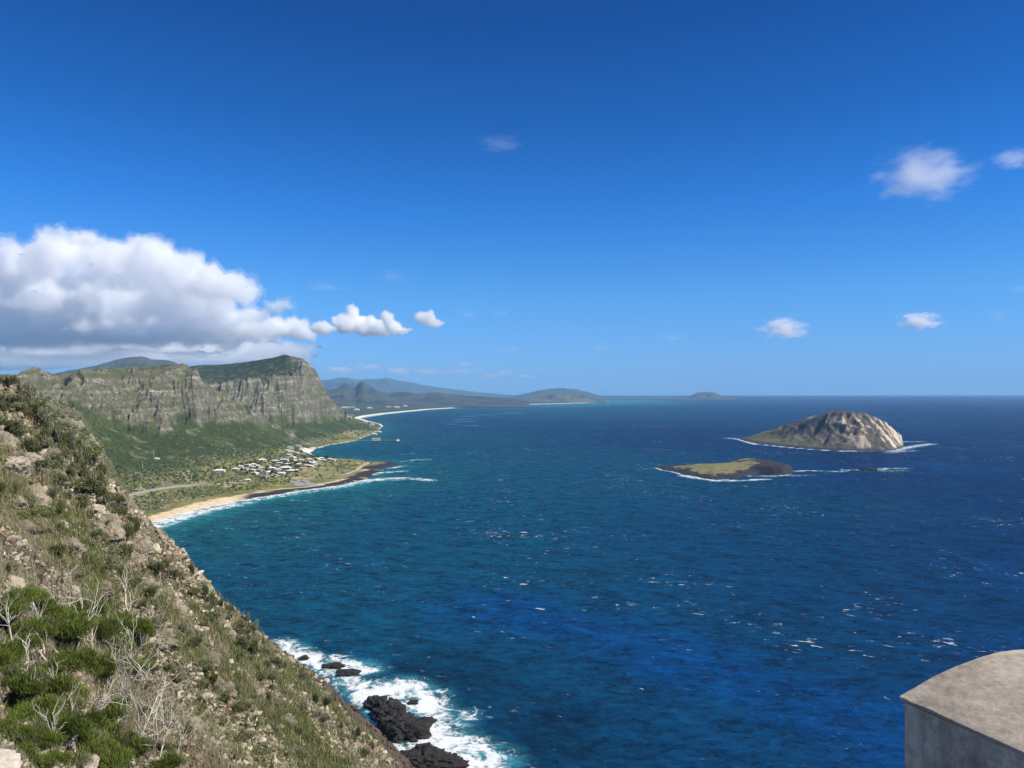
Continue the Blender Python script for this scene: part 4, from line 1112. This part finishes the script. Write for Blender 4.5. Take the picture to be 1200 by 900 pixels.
def house(px, py, w, dpt, hgt_, rz, roof_i, lab, grp=None, gable=False, p=None):
    p = p or hit(land_bvh, px, py)
    if p is None: return
    g = drop(land_bvh, p.x, p.y) or p
    root = empty('house', (p.x, p.y, min(p.z, g.z) - 0.3), rz)
    bm = bmesh.new(); bx(bm, (0, 0, hgt_ / 2), (w, dpt, hgt_)); bm_obj('wall', bm, M['housewall'], root)
    bm = bmesh.new(); e = 0.7; rh = 0.22 * min(w, dpt)
    a = w / 2 + e; b_ = dpt / 2 + e; rl = max(a - (0 if gable else b_), 0.4)
    vs = [bm.verts.new(q) for q in ((-a, -b_, hgt_ + 0.05), (a, -b_, hgt_ + 0.05), (a, b_, hgt_ + 0.05), (-a, b_, hgt_ + 0.05), (-rl, 0, hgt_ + rh), (rl, 0, hgt_ + rh))]
    for f in ((0, 1, 5, 4), (2, 3, 4, 5), (1, 2, 5), (3, 0, 4), (3, 2, 1, 0)): bm.faces.new([vs[i] for i in f])
    bm_obj('roof', bm, M['rooftop'][roof_i], root)
    nw = max(1, int(w // 4))
    for k in range(nw):
        bm = bmesh.new(); bx(bm, (-w / 2 + w * (k + 0.5) / nw, -dpt / 2 - 0.03, hgt_ * 0.55), (1.5, 0.1, 1.3)); bm_obj('window', bm, M['window'], root)
    tag(root, lab, 'house', grp)
GH = 'small houses of the coastal village'
HL = [(257, 553, 19, 10, 3.2, 0.1, 0, 'lone white-roofed house left of the village at the foot of the slope'), (334.5, 550, 20, 12, 4.0, -0.1, 0, 'large white-roofed building in the middle of the village'), (341, 553, 15, 9, 3.2, -0.1, 0, 'white-roofed building right beside the large white one'),
      (347.5, 552.6, 8, 7, 3.0, 0.2, 0, 'small white house at the right end of the white row'), (332, 540, 22, 8, 3.2, -0.15, 4, 'long building with a pale blue roof at the back of the village'), (307, 540.5, 15, 9, 3.6, 0.2, 0, 'white house at the back left of the village'), (322, 541.5, 17, 9, 3.2, 0, 1, 'cream-roofed house between the white and the pale blue roofs'),
      (359, 543, 19, 9, 3.2, -0.1, 0, 'long white roof at the right of the village'), (358.5, 547, 17, 10, 3.6, 0, 3, 'pinkish-roofed building below the long white roof'), (356.5, 550, 10, 8, 3.0, 0.2, 3, 'smaller pinkish house in front of the pinkish-roofed building'), (316, 555, 13, 9, 3.5, 0.4, 0, 'pale house at the front of the village left of a dark tree'),
      (340, 526, 17, 12, 4.0, 0.3, 2, 'grey-roofed building at the foot of the green slope'), (349, 523.5, 20, 10, 3.6, 0.2, 2, 'long grey-roofed building highest up behind the village'), (338.7, 535, 10, 8, 5.0, 0, 1, 'tall cream house behind the pale blue roof'),
      (184, 539, 8, 6, 3.0, 0.2, 0, 'tiny white hut alone on the green slope beside a pole')]
for a in HL: house(*a)
for (px, py, rf) in [(345, 531, 2), (348, 532, 1), (362.6, 539, 0), (372, 539, 1), (376.6, 538, 0), (386.6, 539, 1), (297, 545.5, 0), (296, 549, 1), (301, 547, 0), (296, 552, 1), (287, 550.5, 2), (372.6, 546, 1), (290, 564, 1), (330, 556, 0), (315, 548, 1), (324, 547, 2), (366, 541, 2), (304, 552, 2), (352, 528, 1), (344, 537, 0), (311, 560, 2), (281, 548, 1), (291, 546, 0), (306, 549.5, 1), (319, 550, 0), (326, 551.5, 1), (337, 545, 0), (350, 545, 1), (353, 540, 0), (368, 543.5, 0), (380, 540.5, 1), (391, 540, 1), (336, 529, 1), (341, 530, 0), (355, 533, 2), (364, 547.5, 0), (322, 559, 1), (299, 556, 0), (276, 551, 1), (328, 544, 0), (345, 541, 0)]:
    house(px, py, random.uniform(9, 13), random.uniform(7, 9), 3.0, random.uniform(-0.5, 0.5), rf, 'small pale-roofed house among the dark trees of the coastal village', GH)
for (px, py, w) in [(404, 478.5, 60), (412, 478, 50), (418, 481, 40), (455, 477.5, 45), (465, 478, 50), (433, 479, 40), (412, 487.5, 22), (409, 490, 18), (428, 495.5, 20), (436, 498.5, 22), (475, 476.5, 40), (444.5, 507.4, 16), (438.5, 510, 18)]:
    near = py > 485
    house(px, py, w, 14 if near else 25, 5 if near else 8, 0, random.choice((0, 1, 2)), 'pale building on the shore below the end of the cliffs' if near else 'white building on the far plain behind the long beach', 'buildings on the shore below the cliffs' if near else 'buildings on the far plain')

def tree_proto(seed, col):
    random.seed(seed)
    root = empty('tree')
    parts = []
    for k in range(9):
        a = random.uniform(0, 6.28); rr = random.uniform(0.05, 0.42)
        parts.append(blades(55, (rr * math.cos(a), rr * math.sin(a), random.uniform(0.4, 0.72)), (0.22, 0.22, 0.18), 0.16, 0.11, up=0.3, out=0.8, jit=0.8, col=col[0], col2=col[1], shell=0.5))
    v, f, c = join(parts); cr = mesh_np('crown', v, f, M['leaf'], c); cr.parent = root
    ch = [[(Vector((0, 0, -0.1)), 0.035), (Vector((0.01, 0.01, 0.25)), 0.026), (Vector((-0.02, 0.02, 0.6)), 0.012)]]
    for k in range(4):
        a = k * 1.57 + random.random()
        ch.append([(Vector((0.01, 0.01, 0.25)), 0.016), (Vector((0.2 * math.cos(a), 0.2 * math.sin(a), 0.5)), 0.008), (Vector((0.34 * math.cos(a), 0.34 * math.sin(a), 0.62)), 0.004)])
    v, f = tube_parts(ch); tr = mesh_np('trunk', v, f, M['bark']); tr.parent = root
    return root
TD = [tree_proto(41, ((0.022, 0.035, 0.013), (0.055, 0.078, 0.028))), tree_proto(42, ((0.05, 0.07, 0.026), (0.11, 0.13, 0.05))), tree_proto(43, ((0.11, 0.11, 0.07), (0.19, 0.18, 0.125)))]
random.seed(51); used = set()
tl = [(283, 553), (277, 556), (289, 557), (298, 557), (306, 563), (309, 561), (304, 543), (319.5, 551), (315, 537), (341, 542), (348, 543), (346, 548), (382, 536), (384, 537), (389, 538.5), (300, 560), (322, 560), (335, 532), (342, 530)]
for i in range(50):
    tl.append((random.gauss(318, 30), random.gauss(548, 7)))
for i in range(60):
    tl.append((random.gauss(325, 20), random.gauss(547, 5)))
for i in range(26):
    tl.append((random.uniform(345, 395), random.gauss(537, 2.5)))
for i in range(22):
    tl.append((random.uniform(380, 440), 0))
for (px, py) in tl:
    if py == 0: py = float(np.interp(px, [380, 415, 436, 445], [520, 514, 506, 501])) - random.uniform(0.5, 3)
    p = hit(land_bvh, px, py)
    if p is None or p.z < 1.8: continue
    i = random.choice((0, 0, 1, 1, 2))
    o = place(TD[i], used, p, random.uniform(4, 8), random.uniform(0, 6.28))
    village = py > 530
    tag(o, ('dark green tree', 'mid green tree', 'greyish leafless-looking tree')[i] + (' among the houses of the coastal village' if village else ' by the curved shore beyond the village'), 'tree', ('dark trees', 'mid green trees', 'greyish trees')[i] + (' in the village' if village else ' along the curved shore'))

M['poleW'] = tinted('pole_wood', scale=1, amount=0.2, base=(0.45, 0.42, 0.38))
for (px, py, h_, lab) in [(180, 537, 15, 'tall pale utility pole beside the tiny hut on the green slope'), (167, 549, 12, 'shorter utility pole left of and below the tiny hut'), (224, 562, 9, 'pale utility pole near the road behind the beach')]:
    p = hit(land_bvh, px, py)
    root = empty('utility_pole', p)
    bm = bmesh.new(); bmesh.ops.create_cone(bm, segments=8, radius1=0.35, radius2=0.22, depth=h_, cap_ends=True); bmesh.ops.translate(bm, vec=(0, 0, h_ / 2 - 0.5), verts=bm.verts); bm_obj('pole', bm, M['poleW'], root)
    bm = bmesh.new(); bx(bm, (0, 0.3, h_ * 0.88), (3.0, 0.2, 0.25)); bm_obj('crossarm', bm, M['poleW'], root)
    tag(root, lab, 'utility pole')

M['carpaint'] = [tinted('dark_car_paint', rough=0.3, base=(0.03, 0.03, 0.035), amount=0.05, spec=0.5), tinted('white_car_paint', rough=0.3, base=(0.75, 0.75, 0.74), amount=0.05, spec=0.5), tinted('silver_car_paint', rough=0.3, base=(0.4, 0.41, 0.42), amount=0.05, spec=0.5)]
M['tyre'] = tinted('tyre', base=(0.02, 0.02, 0.02), amount=0.1)
for (px, py, k, lab) in [(353, 564.6, 0, 'dark car in the middle of the grey parking lot'), (356, 565.3, 0, 'second dark car, right of the middle of the parking lot'), (350, 564, 1, 'white car at the upper left of the parking lot'), (358, 567.5, 2, 'silver car at the lower right of the parking lot')]:
    p = hit(land_bvh, px, py); g = drop(land_bvh, p.x, p.y)
    root = empty('parked_car', (p.x, p.y, g.z + 0.42), random.uniform(-0.4, 0.4))
    bm = bmesh.new(); bx(bm, (0, 0, 0.62), (4.5, 1.8, 0.62), bevel=0.14)
    r = bmesh.ops.create_cube(bm, size=1.0); vs = r['verts']
    bmesh.ops.scale(bm, vec=(2.5, 1.62, 0.56), verts=vs); bmesh.ops.translate(bm, vec=(-0.2, 0, 1.205), verts=vs)
    for q in vs:
        if q.co.z > 1.2: q.co.x = -0.2 + (q.co.x + 0.2) * 0.68; q.co.y *= 0.85
    bm_obj('body', bm, M['carpaint'][k], root)
    for sx in (-1.4, 1.4):
        for sy in (-0.82, 0.82):
            bm = bmesh.new(); bmesh.ops.create_cone(bm, segments=14, radius1=0.33, radius2=0.33, depth=0.22, cap_ends=True)
            bmesh.ops.rotate(bm, cent=(0, 0, 0), matrix=Matrix.Rotation(R(90), 3, 'X'), verts=bm.verts); bmesh.ops.translate(bm, vec=(sx, sy, 0.33), verts=bm.verts)
            bm_obj('wheel', bm, M['tyre'], root)
    tag(root, lab, 'car')

# pier, its building and the boat
M['pierwood'] = tinted('pier_concrete', base=(0.34, 0.32, 0.28), amount=0.2)
a = Vector((*sea_at(412, 516.8), 0)); b_ = Vector((*sea_at(469, 516.6), 0)); mid_ = (a + b_) / 2; L_ = (b_ - a).length; rz = math.atan2(b_.y - a.y, b_.x - a.x)
root = empty('pier', mid_, rz); tag(root, 'long thin pier running out from the curved beach', 'pier')
bm = bmesh.new(); bx(bm, (0, 0, 2.6), (L_, 3.0, 0.5)); bm_obj('deck', bm, M['pierwood'], root)
for k in range(14):
    bm = bmesh.new(); bmesh.ops.create_cone(bm, segments=8, radius1=0.35, radius2=0.35, depth=5.4, cap_ends=True); bmesh.ops.translate(bm, vec=(-L_ / 2 + L_ * (k + 0.5) / 14, 0, -0.35), verts=bm.verts); bm_obj('pile', bm, M['pierwood'], root)
p = sea_at(440.5, 517.4)
root = empty('pier_building', (p[0], p[1] + 3, 2.86), rz); tag(root, 'boxy cream building standing on the pier', 'building')
bm = bmesh.new(); bx(bm, (0, 0, 3.5), (24, 10, 7.0)); bm_obj('wall', bm, M['rooftop'][1], root)
bm = bmesh.new(); bx(bm, (0, 0, 7.25), (25, 11, 0.45)); bm_obj('roof', bm, M['rooftop'][0], root)
for k in range(5):
    bm = bmesh.new(); bx(bm, (-9.6 + 4.8 * k, -5.04, 3.4), (2.4, 0.14, 1.6)); bm_obj('window', bm, M['window'], root)
p = sea_at(466.5, 517.8)
root = empty('boat', (p[0], p[1], 0), R(20)); tag(root, 'white and dark workboat at the seaward end of the pier', 'boat')
bm = bmesh.new()
sec = [(-11, 2.6, 0.0, 2.2), (-6, 3.2, -0.4, 2.0), (2, 3.3, -0.5, 2.1), (8, 2.0, -0.3, 2.8), (12, 0.15, 0.4, 3.6)]
rg = [[bm.verts.new(q) for q in ((x, -w_, tp_), (x, -w_ * 0.7, bt), (x, w_ * 0.7, bt), (x, w_, tp_))] for (x, w_, bt, tp_) in sec]
for i in range(len(rg) - 1):
    for k in range(4): bm.faces.new((rg[i][k], rg[i][(k + 1) % 4], rg[i + 1][(k + 1) % 4], rg[i + 1][k]))
bm.faces.new(rg[0]); bm.faces.new(rg[-1]); bmesh.ops.recalc_face_normals(bm, faces=bm.faces)
bm_obj('hull', bm, tinted('dark_hull', base=(0.07, 0.07, 0.08), amount=0.1), root)
bm = bmesh.new(); bx(bm, (-1, 0, 3.9), (10, 4.6, 3.4), bevel=0.3); bx(bm, (0.5, 0, 6.8), (5, 3.8, 2.4), bevel=0.3); bm_obj('cabin', bm, M['rooftop'][0], root)
bm = bmesh.new(); bmesh.ops.create_cone(bm, segments=8, radius1=0.2, radius2=0.1, depth=6, cap_ends=True); bmesh.ops.translate(bm, vec=(-2, 0, 11), verts=bm.verts); bm_obj('mast', bm, M['rooftop'][0], root)

# scrub on the talus and the plain: one mass
Xg, Yg, Zg, PXg, TTg, onrg, talg, upg, sdg, topg, on2g = land_grid
NSb = 9000
V, C_ = [], []
r_, c_ = Zg.shape
pts = []
while len(pts) < NSb:
    m_ = 6000
    i = rng.integers(0, 800, m_); j = rng.integers(60, 700, m_)
    vis = (Zg[i, j] > 3.5) & (PXg[i, j] < 445) & (PXg[i, j] > 60)
    okv = vis & np.where(onrg[i, j] & (talg[i, j] > 0.95), rng.random(m_) < 0.25, np.where(talg[i, j] > 0.3, rng.random(m_) < 0.35, rng.random(m_) < 0.9)) & (upg[i, j] < 0.9) & (sdg[i, j] > 22)
    pyy = EYE + (H - Zg[i, j]) * F / TTg[i, j]; pxx = PXg[i, j]
    rd = np.abs(pyy - np.interp(pxx, [136, 150, 165, 182, 198, 215, 232, 247], [584.5, 581, 577.5, 574, 571.5, 569.5, 568, 566.5]))
    okv &= ~((pxx < 252) & (rd < 3.0)) & ~((np.abs(pxx - 354) < 10) & (np.abs(pyy - 567) < 6))
    okv &= ~(onrg[i, j] == False) | (rng.random(m_) < np.where(pxx > 345, 0.16, np.where(pxx < 150, 0.5, 0.5)))
    # keep even density in the picture
    pts += list(zip(i[okv], j[okv]))
pts = np.array(pts[:NSb]); ii, jj = pts[:, 0], pts[:, 1]
base = np.stack([Xg[ii, jj], Yg[ii, jj], Zg[ii, jj]], -1) + rng.normal(size=(NSb, 3)) * np.array((2.0, 2.0, 0))
siz = (1.0 + 1.5 * rng.random(NSb) ** 2) * np.where(talg[ii, jj] < 0.35, 1.25, 0.95)
flat_ = ~onrg[ii, jj]
spur = []
for _ in range(9000):
    q_ = hit(hill_bvh, rng.uniform(40, 175), rng.uniform(455, 620))
    if q_ is not None and q_.y > 380: spur.append(tuple(q_))
spur = np.array(spur[:2200]) if len(spur) else np.zeros((0, 3))
spur = spur[fbm2(spur[:, 0] / 16, spur[:, 1] / 16, 3) > -0.08]
base = np.vstack([base, spur]); siz = np.concatenate([siz, 0.5 + 0.9 * rng.random(len(spur))]); flat_ = np.concatenate([flat_, np.ones(len(spur), bool)]); NSb = len(base)
K = 12
d = rng.normal(size=(NSb, K, 3)); d /= np.linalg.norm(d, axis=2)[..., None]; d[..., 2] = np.abs(d[..., 2])
ctr = base[:, None, :] + d * siz[:, None, None] * np.array((1.0, 1.0, 0.9)) * (0.55 + 0.45 * rng.random((NSb, K, 1)))
q = rng.normal(size=(NSb, K, 3)); q /= np.linalg.norm(q, axis=2)[..., None]
s = np.cross(q, d); s /= np.linalg.norm(s, axis=2)[..., None] + 1e-9; q = np.cross(s, d); q /= np.linalg.norm(q, axis=2)[..., None] + 1e-9
hs_ = (siz * 0.62)[:, None, None]
v = np.stack([ctr - s * hs_ * 0.7, ctr - q * hs_, ctr + s * hs_ * 0.7, ctr + q * hs_], 2).reshape(-1, 3)
kind = fbm2(base[:, 0] / 60, base[:, 1] / 80, 3) + 0.35 * rng.normal(size=NSb)
flat_ = flat_[:, None]
cs_ = np.where((kind > 0.42)[:, None], (0.22, 0.21, 0.13), np.where((kind > 0.05)[:, None], np.where(flat_, (0.13, 0.145, 0.05), (0.085, 0.11, 0.038)), np.where(flat_, (0.085, 0.105, 0.04), (0.060, 0.088, 0.028))))
cs_ = cs_ * (0.75 + 0.5 * rng.random((NSb, 1)))
sc_o = mesh_np('scrub', v, np.arange(len(v)).reshape(-1, 4), M['scrub'], np.repeat(cs_, K * 4, axis=0))
tag(sc_o, 'low scrub covering the green slopes and the coastal plain', 'scrub', kind='stuff')

# ------------------------------------------------------------------ clouds
def cloud_mat(name, dens, hetero=None, ragged=2.4):
    m = bpy.data.materials.new(name); m.use_nodes = True
    t = m.node_tree; t.nodes.clear()
    pv = t.nodes.new('ShaderNodeVolumePrincipled'); ou = t.nodes.new('ShaderNodeOutputMaterial')
    pv.inputs['Color'].default_value = (1, 1, 1, 1); pv.inputs['Anisotropy'].default_value = 0.2
    if hetero:
        tc = N(t, 'ShaderNodeTexCoord'); ln = N(t, 'ShaderNodeVectorMath', operation='LENGTH'); t.links.new(tc.outputs['Object'], ln.inputs[0])
        mp = N(t, 'ShaderNodeMapping'); mp.inputs['Scale'].default_value = hetero; t.links.new(tc.outputs['Object'], mp.inputs[0])
        oi = N(t, 'ShaderNodeObjectInfo')
        n = N(t, 'ShaderNodeTexNoise', noise_dimensions='4D', Scale=1.0, Detail=5.0, Roughness=0.62, Distortion=0.4); t.links.new(mp.outputs[0], n.inputs['Vector'])
        t.links.new(math_node(t, 'MULTIPLY', oi.outputs['Random'], 40.0), n.inputs['W'])
        r_ = math_node(t, 'SUBTRACT', 1.0, ln.outputs['Value'])
        v_ = math_node(t, 'ADD', math_node(t, 'MULTIPLY', r_, 0.9), math_node(t, 'MULTIPLY', math_node(t, 'SUBTRACT', n.outputs['Fac'], 0.5), ragged))
        v_ = math_node(t, 'MULTIPLY', maprange(t, v_, 0.28, 0.95), maprange(t, r_, 0.0, 0.25))
        t.links.new(math_node(t, 'MULTIPLY', v_, dens), pv.inputs['Density'])
        m.cycles.volume_step_rate = 0.35
    else:
        pv.inputs['Density'].default_value = dens
    t.links.new(pv.outputs[0], ou.inputs['Volume'])
    return m

def sphere_np(sub=3):
    bm = bmesh.new(); bmesh.ops.create_icosphere(bm, subdivisions=sub, radius=1.0)
    v = np.array([q.co for q in bm.verts]); f = np.array([[q.index for q in fc.verts] for fc in bm.faces]); bm.free()
    return v, f
SV, SF = sphere_np(3)
def cumulus(lumps, D, depth, base_py, voxel, disp_amp, dens, label, seed, floor_z=800):
    """A heap of lumps grown together: a thin ragged skirt of vapour round a denser core."""
    r2 = np.random.default_rng(seed)
    k = D / F
    zb = H - (base_py - EYE) * k
    L = []
    def bud(c, rad, level):
        L.append((c, rad))
        if level == 0: return
        for _ in range(6 if level == 2 else 4):
            d = r2.normal(size=3); d[2] = abs(d[2]) * 0.9 - 0.15; d[1] -= 0.3; d /= np.linalg.norm(d)
            bud(c + d * rad * 0.85, rad * r2.uniform(0.28, 0.5), level - 1)
    for (px, py, rx, ry) in lumps:
        p = at(px, py, D)
        bud(np.array((p.x, D + r2.uniform(-0.5, 0.5) * depth, p.z)), np.array((rx * k, (rx + ry) * 0.6 * k, ry * k)), 2 if min(rx, ry) > 6 else 1)
    V, Fc, o = [], [], 0
    for c, rad in L:
        V.append(SV * rad + c); Fc.append(SF + o); o += len(SV)
    tmp = mesh_np('cloud', np.vstack(V), np.vstack(Fc))
    md = tmp.modifiers.new('remesh', 'REMESH'); md.mode = 'VOXEL'; md.voxel_size = voxel
    dg = bpy.context.evaluated_depsgraph_get(); ev = tmp.evaluated_get(dg); me = ev.to_mesh()
    n = len(me.vertices); v = np.empty(n * 3, np.float32); me.vertices.foreach_get('co', v); v = v.reshape(-1, 3).astype(float)
    nr = np.empty(n * 3, np.float32); me.vertices.foreach_get('normal', nr); nr = nr.reshape(-1, 3)
    fc = np.array([list(p.vertices) for p in me.polygons if len(p.vertices) == 4])
    ev.to_mesh_clear(); bpy.data.objects.remove(tmp)
    s = disp_amp
    a_ = fbm3(v[:, 0] / (s * 7) + seed, v[:, 1] / (s * 7), v[:, 2] / (s * 7), 5, gain=0.6, billow=True)
    b_ = fbm3(v[:, 0] / (s * 3) + 40 + seed, v[:, 1] / (s * 3), v[:, 2] / (s * 2), 4, gain=0.6)
    root = None
    for nm, shift, extra, dn in (('cloud', 0.75, 1.5, dens * 0.22), ('core', -0.25, 0.6, dens)):
        w = v + nr * (s * (3.6 * a_ + 1.5 * extra * b_ + shift))[:, None]
        zz = w[:, 2]; low = zb - (0 if root else 40)
        w[:, 2] = np.where(zz < low, low - (low - zz) * 0.15, zz)
        w[:, 2] = np.maximum(w[:, 2], floor_z + (0 if root is None else 15) + 5 * fbm2(w[:, 0] / 300, w[:, 1] / 300, 3))
        o_ = mesh_np(nm, w, fc, cloud_mat('cloud_vapour', dn))
        if root: o_.parent = root
        else: root = tag(o_, label, 'cloud')
    return root
CLOUDS = True
if CLOUDS:
    cumulus([(-80, 345, 55, 50), (-30, 345, 45, 40), (10, 335, 36, 32), (45, 322, 34, 30), (75, 303, 28, 28), (98, 277, 15, 15), (112, 286, 14, 13), (106, 303, 17, 15), (92, 318, 22, 17), (80, 322, 18, 14), (258, 361, 18, 13), (158, 290, 20, 18), (148, 312, 34, 30), (190, 310, 26, 25), (225, 328, 28, 25), (262, 337, 27, 22), (296, 345, 22, 17), (322, 358, 15, 10), (60, 360, 60, 35), (140, 355, 60, 35), (215, 358, 50, 28), (-20, 375, 50, 25), (285, 368, 30, 12), (-60, 385, 60, 24), (20, 388, 70, 22), (100, 386, 70, 20), (180, 386, 65, 20), (250, 386, 50, 17), (300, 388, 30, 13)],
            19000, 1500, 416, 52, 110, 0.0030, 'large bright cumulus bank towering over the cliffs on the left', 1)
    cumulus([(262, 392, 18, 10), (290, 390, 20, 11), (318, 384, 18, 13), (340, 384, 16, 13), (352, 389, 14, 8), (235, 396, 22, 9)], 20500, 1500, 402, 45, 60, 0.006, 'long bright cloud roll along the right foot of the cumulus bank', 2)
    cumulus([(382, 387, 13, 8), (402, 378, 14, 13), (411, 365, 8, 8), (424, 381, 15, 13), (443, 384, 13, 11), (456, 374, 7, 8), (462, 385, 11, 9), (474, 389, 8, 5)], 19500, 1200, 395, 34, 32, 0.009, 'small double-headed cumulus right of the big bank', 3)
    cumulus([(493, 371, 9, 7), (501, 374, 10, 9), (510, 378, 8, 6)], 19500, 500, 384, 26, 26, 0.007, 'small round white puff above the distant twin peaks', 4)
    cumulus([(-70, 400, 90, 16), (0, 402, 80, 14), (80, 405, 80, 12), (160, 406, 80, 11), (240, 406, 70, 11), (310, 408, 50, 9), (355, 408, 25, 5), (-20, 380, 80, 16), (70, 380, 90, 14), (160, 382, 80, 12), (240, 384, 50, 10), (30, 422, 120, 10), (200, 421, 120, 9), (-40, 428, 100, 8), (120, 426, 100, 7), (320, 416, 50, 6), (0, 392, 90, 14), (100, 392, 90, 14), (190, 394, 70, 12), (270, 396, 50, 10), (-70, 388, 70, 16)], 24000, 4500, 433, 75, 90, 0.0016, 'grey flat cloud layer under the big cumulus bank', 5, floor_z=800)
    CM = [cloud_mat('thin_vapour', 0.0030, (2.2, 2.2, 2.6)), cloud_mat('faint_vapour', 0.0006, (2.0, 2.0, 2.4)), cloud_mat('soft_vapour', 0.0024, (2.8, 2.8, 3.0), 1.5), cloud_mat('dense_vapour', 0.0075, (2.2, 2.2, 2.6))]
    def wisp(px, py, rx, ry, D, k, label, grp=None):
        bm = bmesh.new(); bmesh.ops.create_icosphere(bm, subdivisions=4, radius=1.0)
        o = bm_obj('cloud', bm, CM[k], smooth=True)
        s = D / F
        o.location = at(px, py, D); o.scale = (rx * s, (rx + ry) * 0.5 * s, ry * s)
        o.location.z = max(o.location.z, 800 + ry * s)
        tag(o, label, 'cloud', grp)
    wisp(1083, 205, 88, 46, 10000, 2, 'largest soft white cloud in the upper right sky')
    wisp(1188, 186, 40, 20, 10000, 2, 'soft white cloud cut by the right edge of the sky')
    wisp(919, 385, 42, 20, 16000, 3, 'small bright white cloud low over the sea left of the domed island')
    wisp(1078, 377, 36, 16, 16000, 3, 'small flat white cloud above the right end of the domed island')
    wisp(1192, 339, 22, 10, 16000, 1, 'faint cloud scrap at the right edge of the sky')
    wisp(1170, 370, 18, 14, 16000, 1, 'faint cloud scrap left of and below the right-edge scrap')
    wisp(384, 336, 34, 11, 18000, 1, 'faint greyish cloud streak above the double-headed cumulus')
    wisp(460, 324, 26, 12, 18000, 1, 'faint cloud streak high above the small round puff')
    wisp(546, 367, 22, 10, 20000, 1, 'faint greyish scrap right of the small round puff')
    wisp(587, 368, 17, 10, 20000, 1, 'faint greyish scrap second to the right of the small round puff')
    wisp(598, 411, 22, 9, 24000, 1, 'faint pinkish scrap over the far headland')
    wisp(585, 168, 40, 14, 12000, 1, 'barely visible wisp in the middle of the high sky')
    wisp(788, 395, 22, 9, 22000, 1, 'barely visible wisp above the flat-topped far island')
    wisp(705, 408, 24, 8, 22000, 1, 'barely visible wisp above the end of the far coast')
    for i, (px, py, rx, ry) in enumerate([(400, 434, 34, 12), (432, 430, 30, 11), (468, 435, 32, 10), (502, 436, 28, 9), (540, 436, 32, 9), (575, 441, 30, 8), (593, 437, 16, 8), (615, 441, 20, 7), (545, 427, 12, 7)]):
        wisp(px, py, rx * random.uniform(0.7, 1.1), ry * random.uniform(0.5, 0.75), 45000, 0, 'pale cloud in the long low bank over the distant mountains', 'clouds of the low bank over the mountains')
# ------------------------------------------------------------------ air
bm = bmesh.new()
bx(bm, (0, 0, 390), (54000, 54000, 800))
M['haze'] = bpy.data.materials.new('sea_haze'); M['haze'].use_nodes = True
t = M['haze'].node_tree; t.nodes.clear()
pv = t.nodes.new('ShaderNodeVolumePrincipled'); ou = t.nodes.new('ShaderNodeOutputMaterial')
pv.inputs['Color'].default_value = (*HAZE_COLOR, 1); pv.inputs['Density'].default_value = HAZE_DENSITY; pv.inputs['Anisotropy'].default_value = 0.0
t.links.new(pv.outputs[0], ou.inputs['Volume'])
hz = bm_obj('haze', bm, M['haze'])
tag(hz, 'pale blue sea haze over the far coast', 'haze', kind='stuff')
